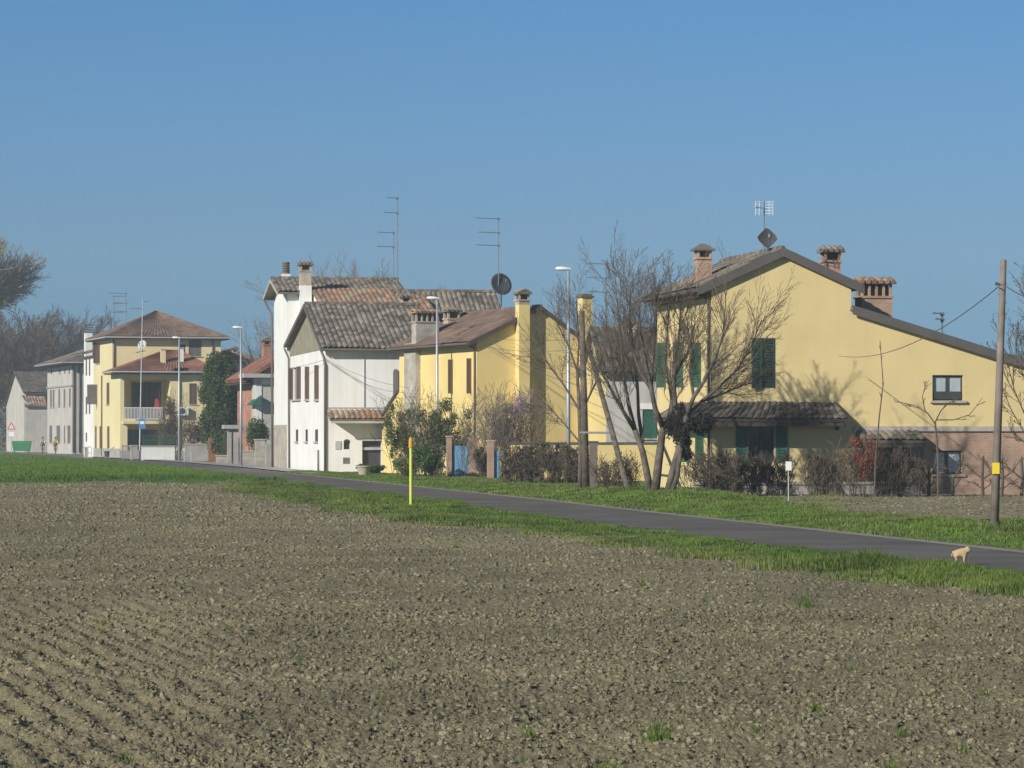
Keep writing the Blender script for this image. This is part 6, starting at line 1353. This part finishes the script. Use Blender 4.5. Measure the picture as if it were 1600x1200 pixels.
far_tree(86, 490, 460, 40, 34, 'bare tree behind the roof of the grey block', mt='bark2')
far_tree(118, 506, 470, 40, 35, 'lowest bare tree behind the grey block and white house', mt='bark2')
far_tree(-12, 500, 430, 45, 36, 'dark bare tree left of the barn at the picture edge', mt='bark2')
far_tree(540, 415, 250, 32, 37, 'bare tree showing its twigs above the high farmhouse roof', mt='farbark', kids=(7, 6, 5, 3), rmin=.012)
far_tree(420, 475, 262, 30, 38, 'bare tree behind the brick house chimney', mt='farbark', kids=(5, 5, 4, 3), rmin=.012)
far_tree(1655, 462, 150, 42, 39, 'bare tree beyond the low end of the long roof at right', mt='bark2', kids=(6, 5, 5, 3), rmin=.014)
far_tree(632, 430, 250, 26, 40, 'bare tree behind the aerials on the white farmhouse', mt='farbark', kids=(6, 5, 5, 3), rmin=.012)
# distant belt of scrub that closes the view between the houses
pc = []; tt = []; rr = np.random.RandomState(90)
x = rr.uniform(-140, 140, 16000); y = rr.uniform(560, 640, 16000); top = 4 + 5 * vn(x * .05, y * 0, 91) + 3 * vn(x * .3, y * 0, 92); z = rr.uniform(0, 1, 16000) ** .8 * top
leaf_mesh('distant_treeline', np.stack([x, y, z], 1), np.clip(rr.uniform(.1, .9, 16000), 0, 1), 1.1, 'leafbrown', None, rr, .6)
o = bpy.data.objects['distant_treeline']; kind(o, 'stuff'); o['label'] = 'far belt of brown trees closing the view between the houses'
x = rr.uniform(-110, -50, 16000); y = rr.uniform(440, 470, 16000); z = rr.uniform(0, 1, 16000) * (7 + 4 * vn(x * .2, y * 0, 93))
leaf_mesh('undergrowth', np.stack([x, y, z], 1), np.clip(rr.uniform(.1, .9, 16000), 0, 1), .55, 'leafbrown', None, rr, .4)
o = bpy.data.objects['undergrowth']; kind(o, 'stuff'); o['label'] = 'brown undergrowth under the bare trees left of the barn'
# weeds in the field
def weed(px, py, s, label, grp, n=40, mt='grass'):
    d = F * (H - .05) / (py - HY); b = G(px, d, float(soilz(np.array([(px - 800) / F * d]), np.array([d]))[0])); o = thing('weed_tuft', label, 'weed', b, 0, grp)
    n_ = n; th = rr.uniform(0, 6.28, n_); ln = rr.uniform(.3, 1, n_) * s; X0 = rr.normal(0, s * .22, n_); Y0 = rr.normal(0, s * .22, n_); w = .0035 + d * .00005
    hh = s * rr.uniform(.35, .95, n_); tip = np.stack([X0 + np.cos(th) * ln * .5, Y0 + np.sin(th) * ln * .5, hh], 1); a = np.stack([X0 - w, Y0, 0 * X0 - .01], 1); c = np.stack([X0 + w, Y0, 0 * X0 - .01], 1)
    V = np.stack([a, c, tip], 1).reshape(-1, 3); np_mesh('leaves', V, np.arange(n_ * 3).reshape(-1, 3), mt, np.repeat(np.clip(rr.uniform(0, .75, n_), 0, 1), 3), o)
    m = MB(); m.lathe((0, 0, -.02), [(.012, 0), (.008, s * .25)], 6); m.build('stem', mt, o, tint=[.2] * len(m.v))
WS = [(1030, 1152, .20), (1260, 952, .26), (1078, 912, .22), (1190, 930, .18), (1275, 1105, .20), (1330, 1050, .18), (162, 980, .16), (354, 983, .16), (466, 1040, .18), (932, 1188, .22), (960, 1192, .20), (1410, 1150, .2), (1500, 1170, .18), (828, 1150, .16), (870, 990, .16), (712, 855, .2), (545, 842, .2), (600, 1100, .15), (1100, 945, .2), (1005, 918, .18), (1395, 1195, .2), (1180, 1140, .15), (820, 1180, .14), (1450, 985, .18), (200, 1190, .15), (640, 1010, .12), (1540, 1080, .15)]
def band_labels(pts, what):
    names = [(930, 'far part of the field'), (1000, 'upper middle of the field'), (1115, 'lower middle of the field'), (9999, 'nearest part of the field')]
    out = {}; lo = 0; o_ = ['leftmost', 'second from the left', 'third from the left', 'fourth from the left', 'fifth from the left', 'sixth from the left', 'seventh from the left', 'eighth from the left', 'ninth from the left', 'tenth from the left', 'eleventh from the left']
    for hi, nm in names:
        for k, p in enumerate(sorted([p for p in pts if lo <= p[1] < hi])): out[p] = '%s in the %s, %s there' % (what, nm, o_[k])
        lo = hi
    return out
WL = band_labels([(x, y) for x, y, q in WS[2:]], 'small weed tuft')
for i, (x, y, q) in enumerate(WS):
    if i < 2: weed(x, y, q, ['green weed tuft below the largest pale stone in the lower middle of the field', 'bright green weed tuft standing alone near the grass strip'][i], 'weed tufts on the ploughed soil', 36)
    else: weed(x, y, q * .62, WL[(x, y)], 'weed tufts on the ploughed soil', 16)
# big pale clods and stones that stand out of the field
def stone(px, py, s, label):
    d = F * (H - .08) / (py - HY); b = G(px, d, float(soilz(np.array([(px - 800) / F * d]), np.array([d]))[0]) + s * .2); v, f = ico(2); rq = np.random.RandomState(int(px)); v = v * rq.uniform(.7, 1.15, (len(v), 1)) * np.array([1.1, .8, .75]) * s
    o = np_mesh('stone', v, f, 'clod', np.full(len(v), .95)); o.location = b; tag(o, label, 'stone', 'pale stones lying on the ploughed soil')
stone(1022, 1140, .055, 'largest pale stone, lying low in the middle of the field beside a weed tuft')
ST = [(432, 1040), (347, 920), (695, 1136), (18, 1025), (452, 816), (760, 840), (1490, 1138)]; SL = band_labels(ST, 'small pale stone')
for x, y in ST: stone(x, y, .04, SL[(x, y)])
# ------------------------------------------------------------------ haze over the plain
m = bpy.data.materials.new('haze'); m.use_nodes = True; t = m.node_tree; t.nodes.clear(); oo = t.nodes.new('ShaderNodeOutputMaterial'); pv = t.nodes.new('ShaderNodeVolumePrincipled')
pv.inputs['Color'].default_value = (.80, .90, .96, 1); pv.inputs['Density'].default_value = .0005; pv.inputs['Anisotropy'].default_value = 0.0
t.links.new(pv.outputs[0], oo.inputs['Volume']); M['haze'] = m
g = MB(); g.box(-260, 260, -30, 660, -1.4, 40); o = g.build('haze', 'haze'); kind(o, 'stuff'); o['label'] = 'thin pale blue haze over the plain'
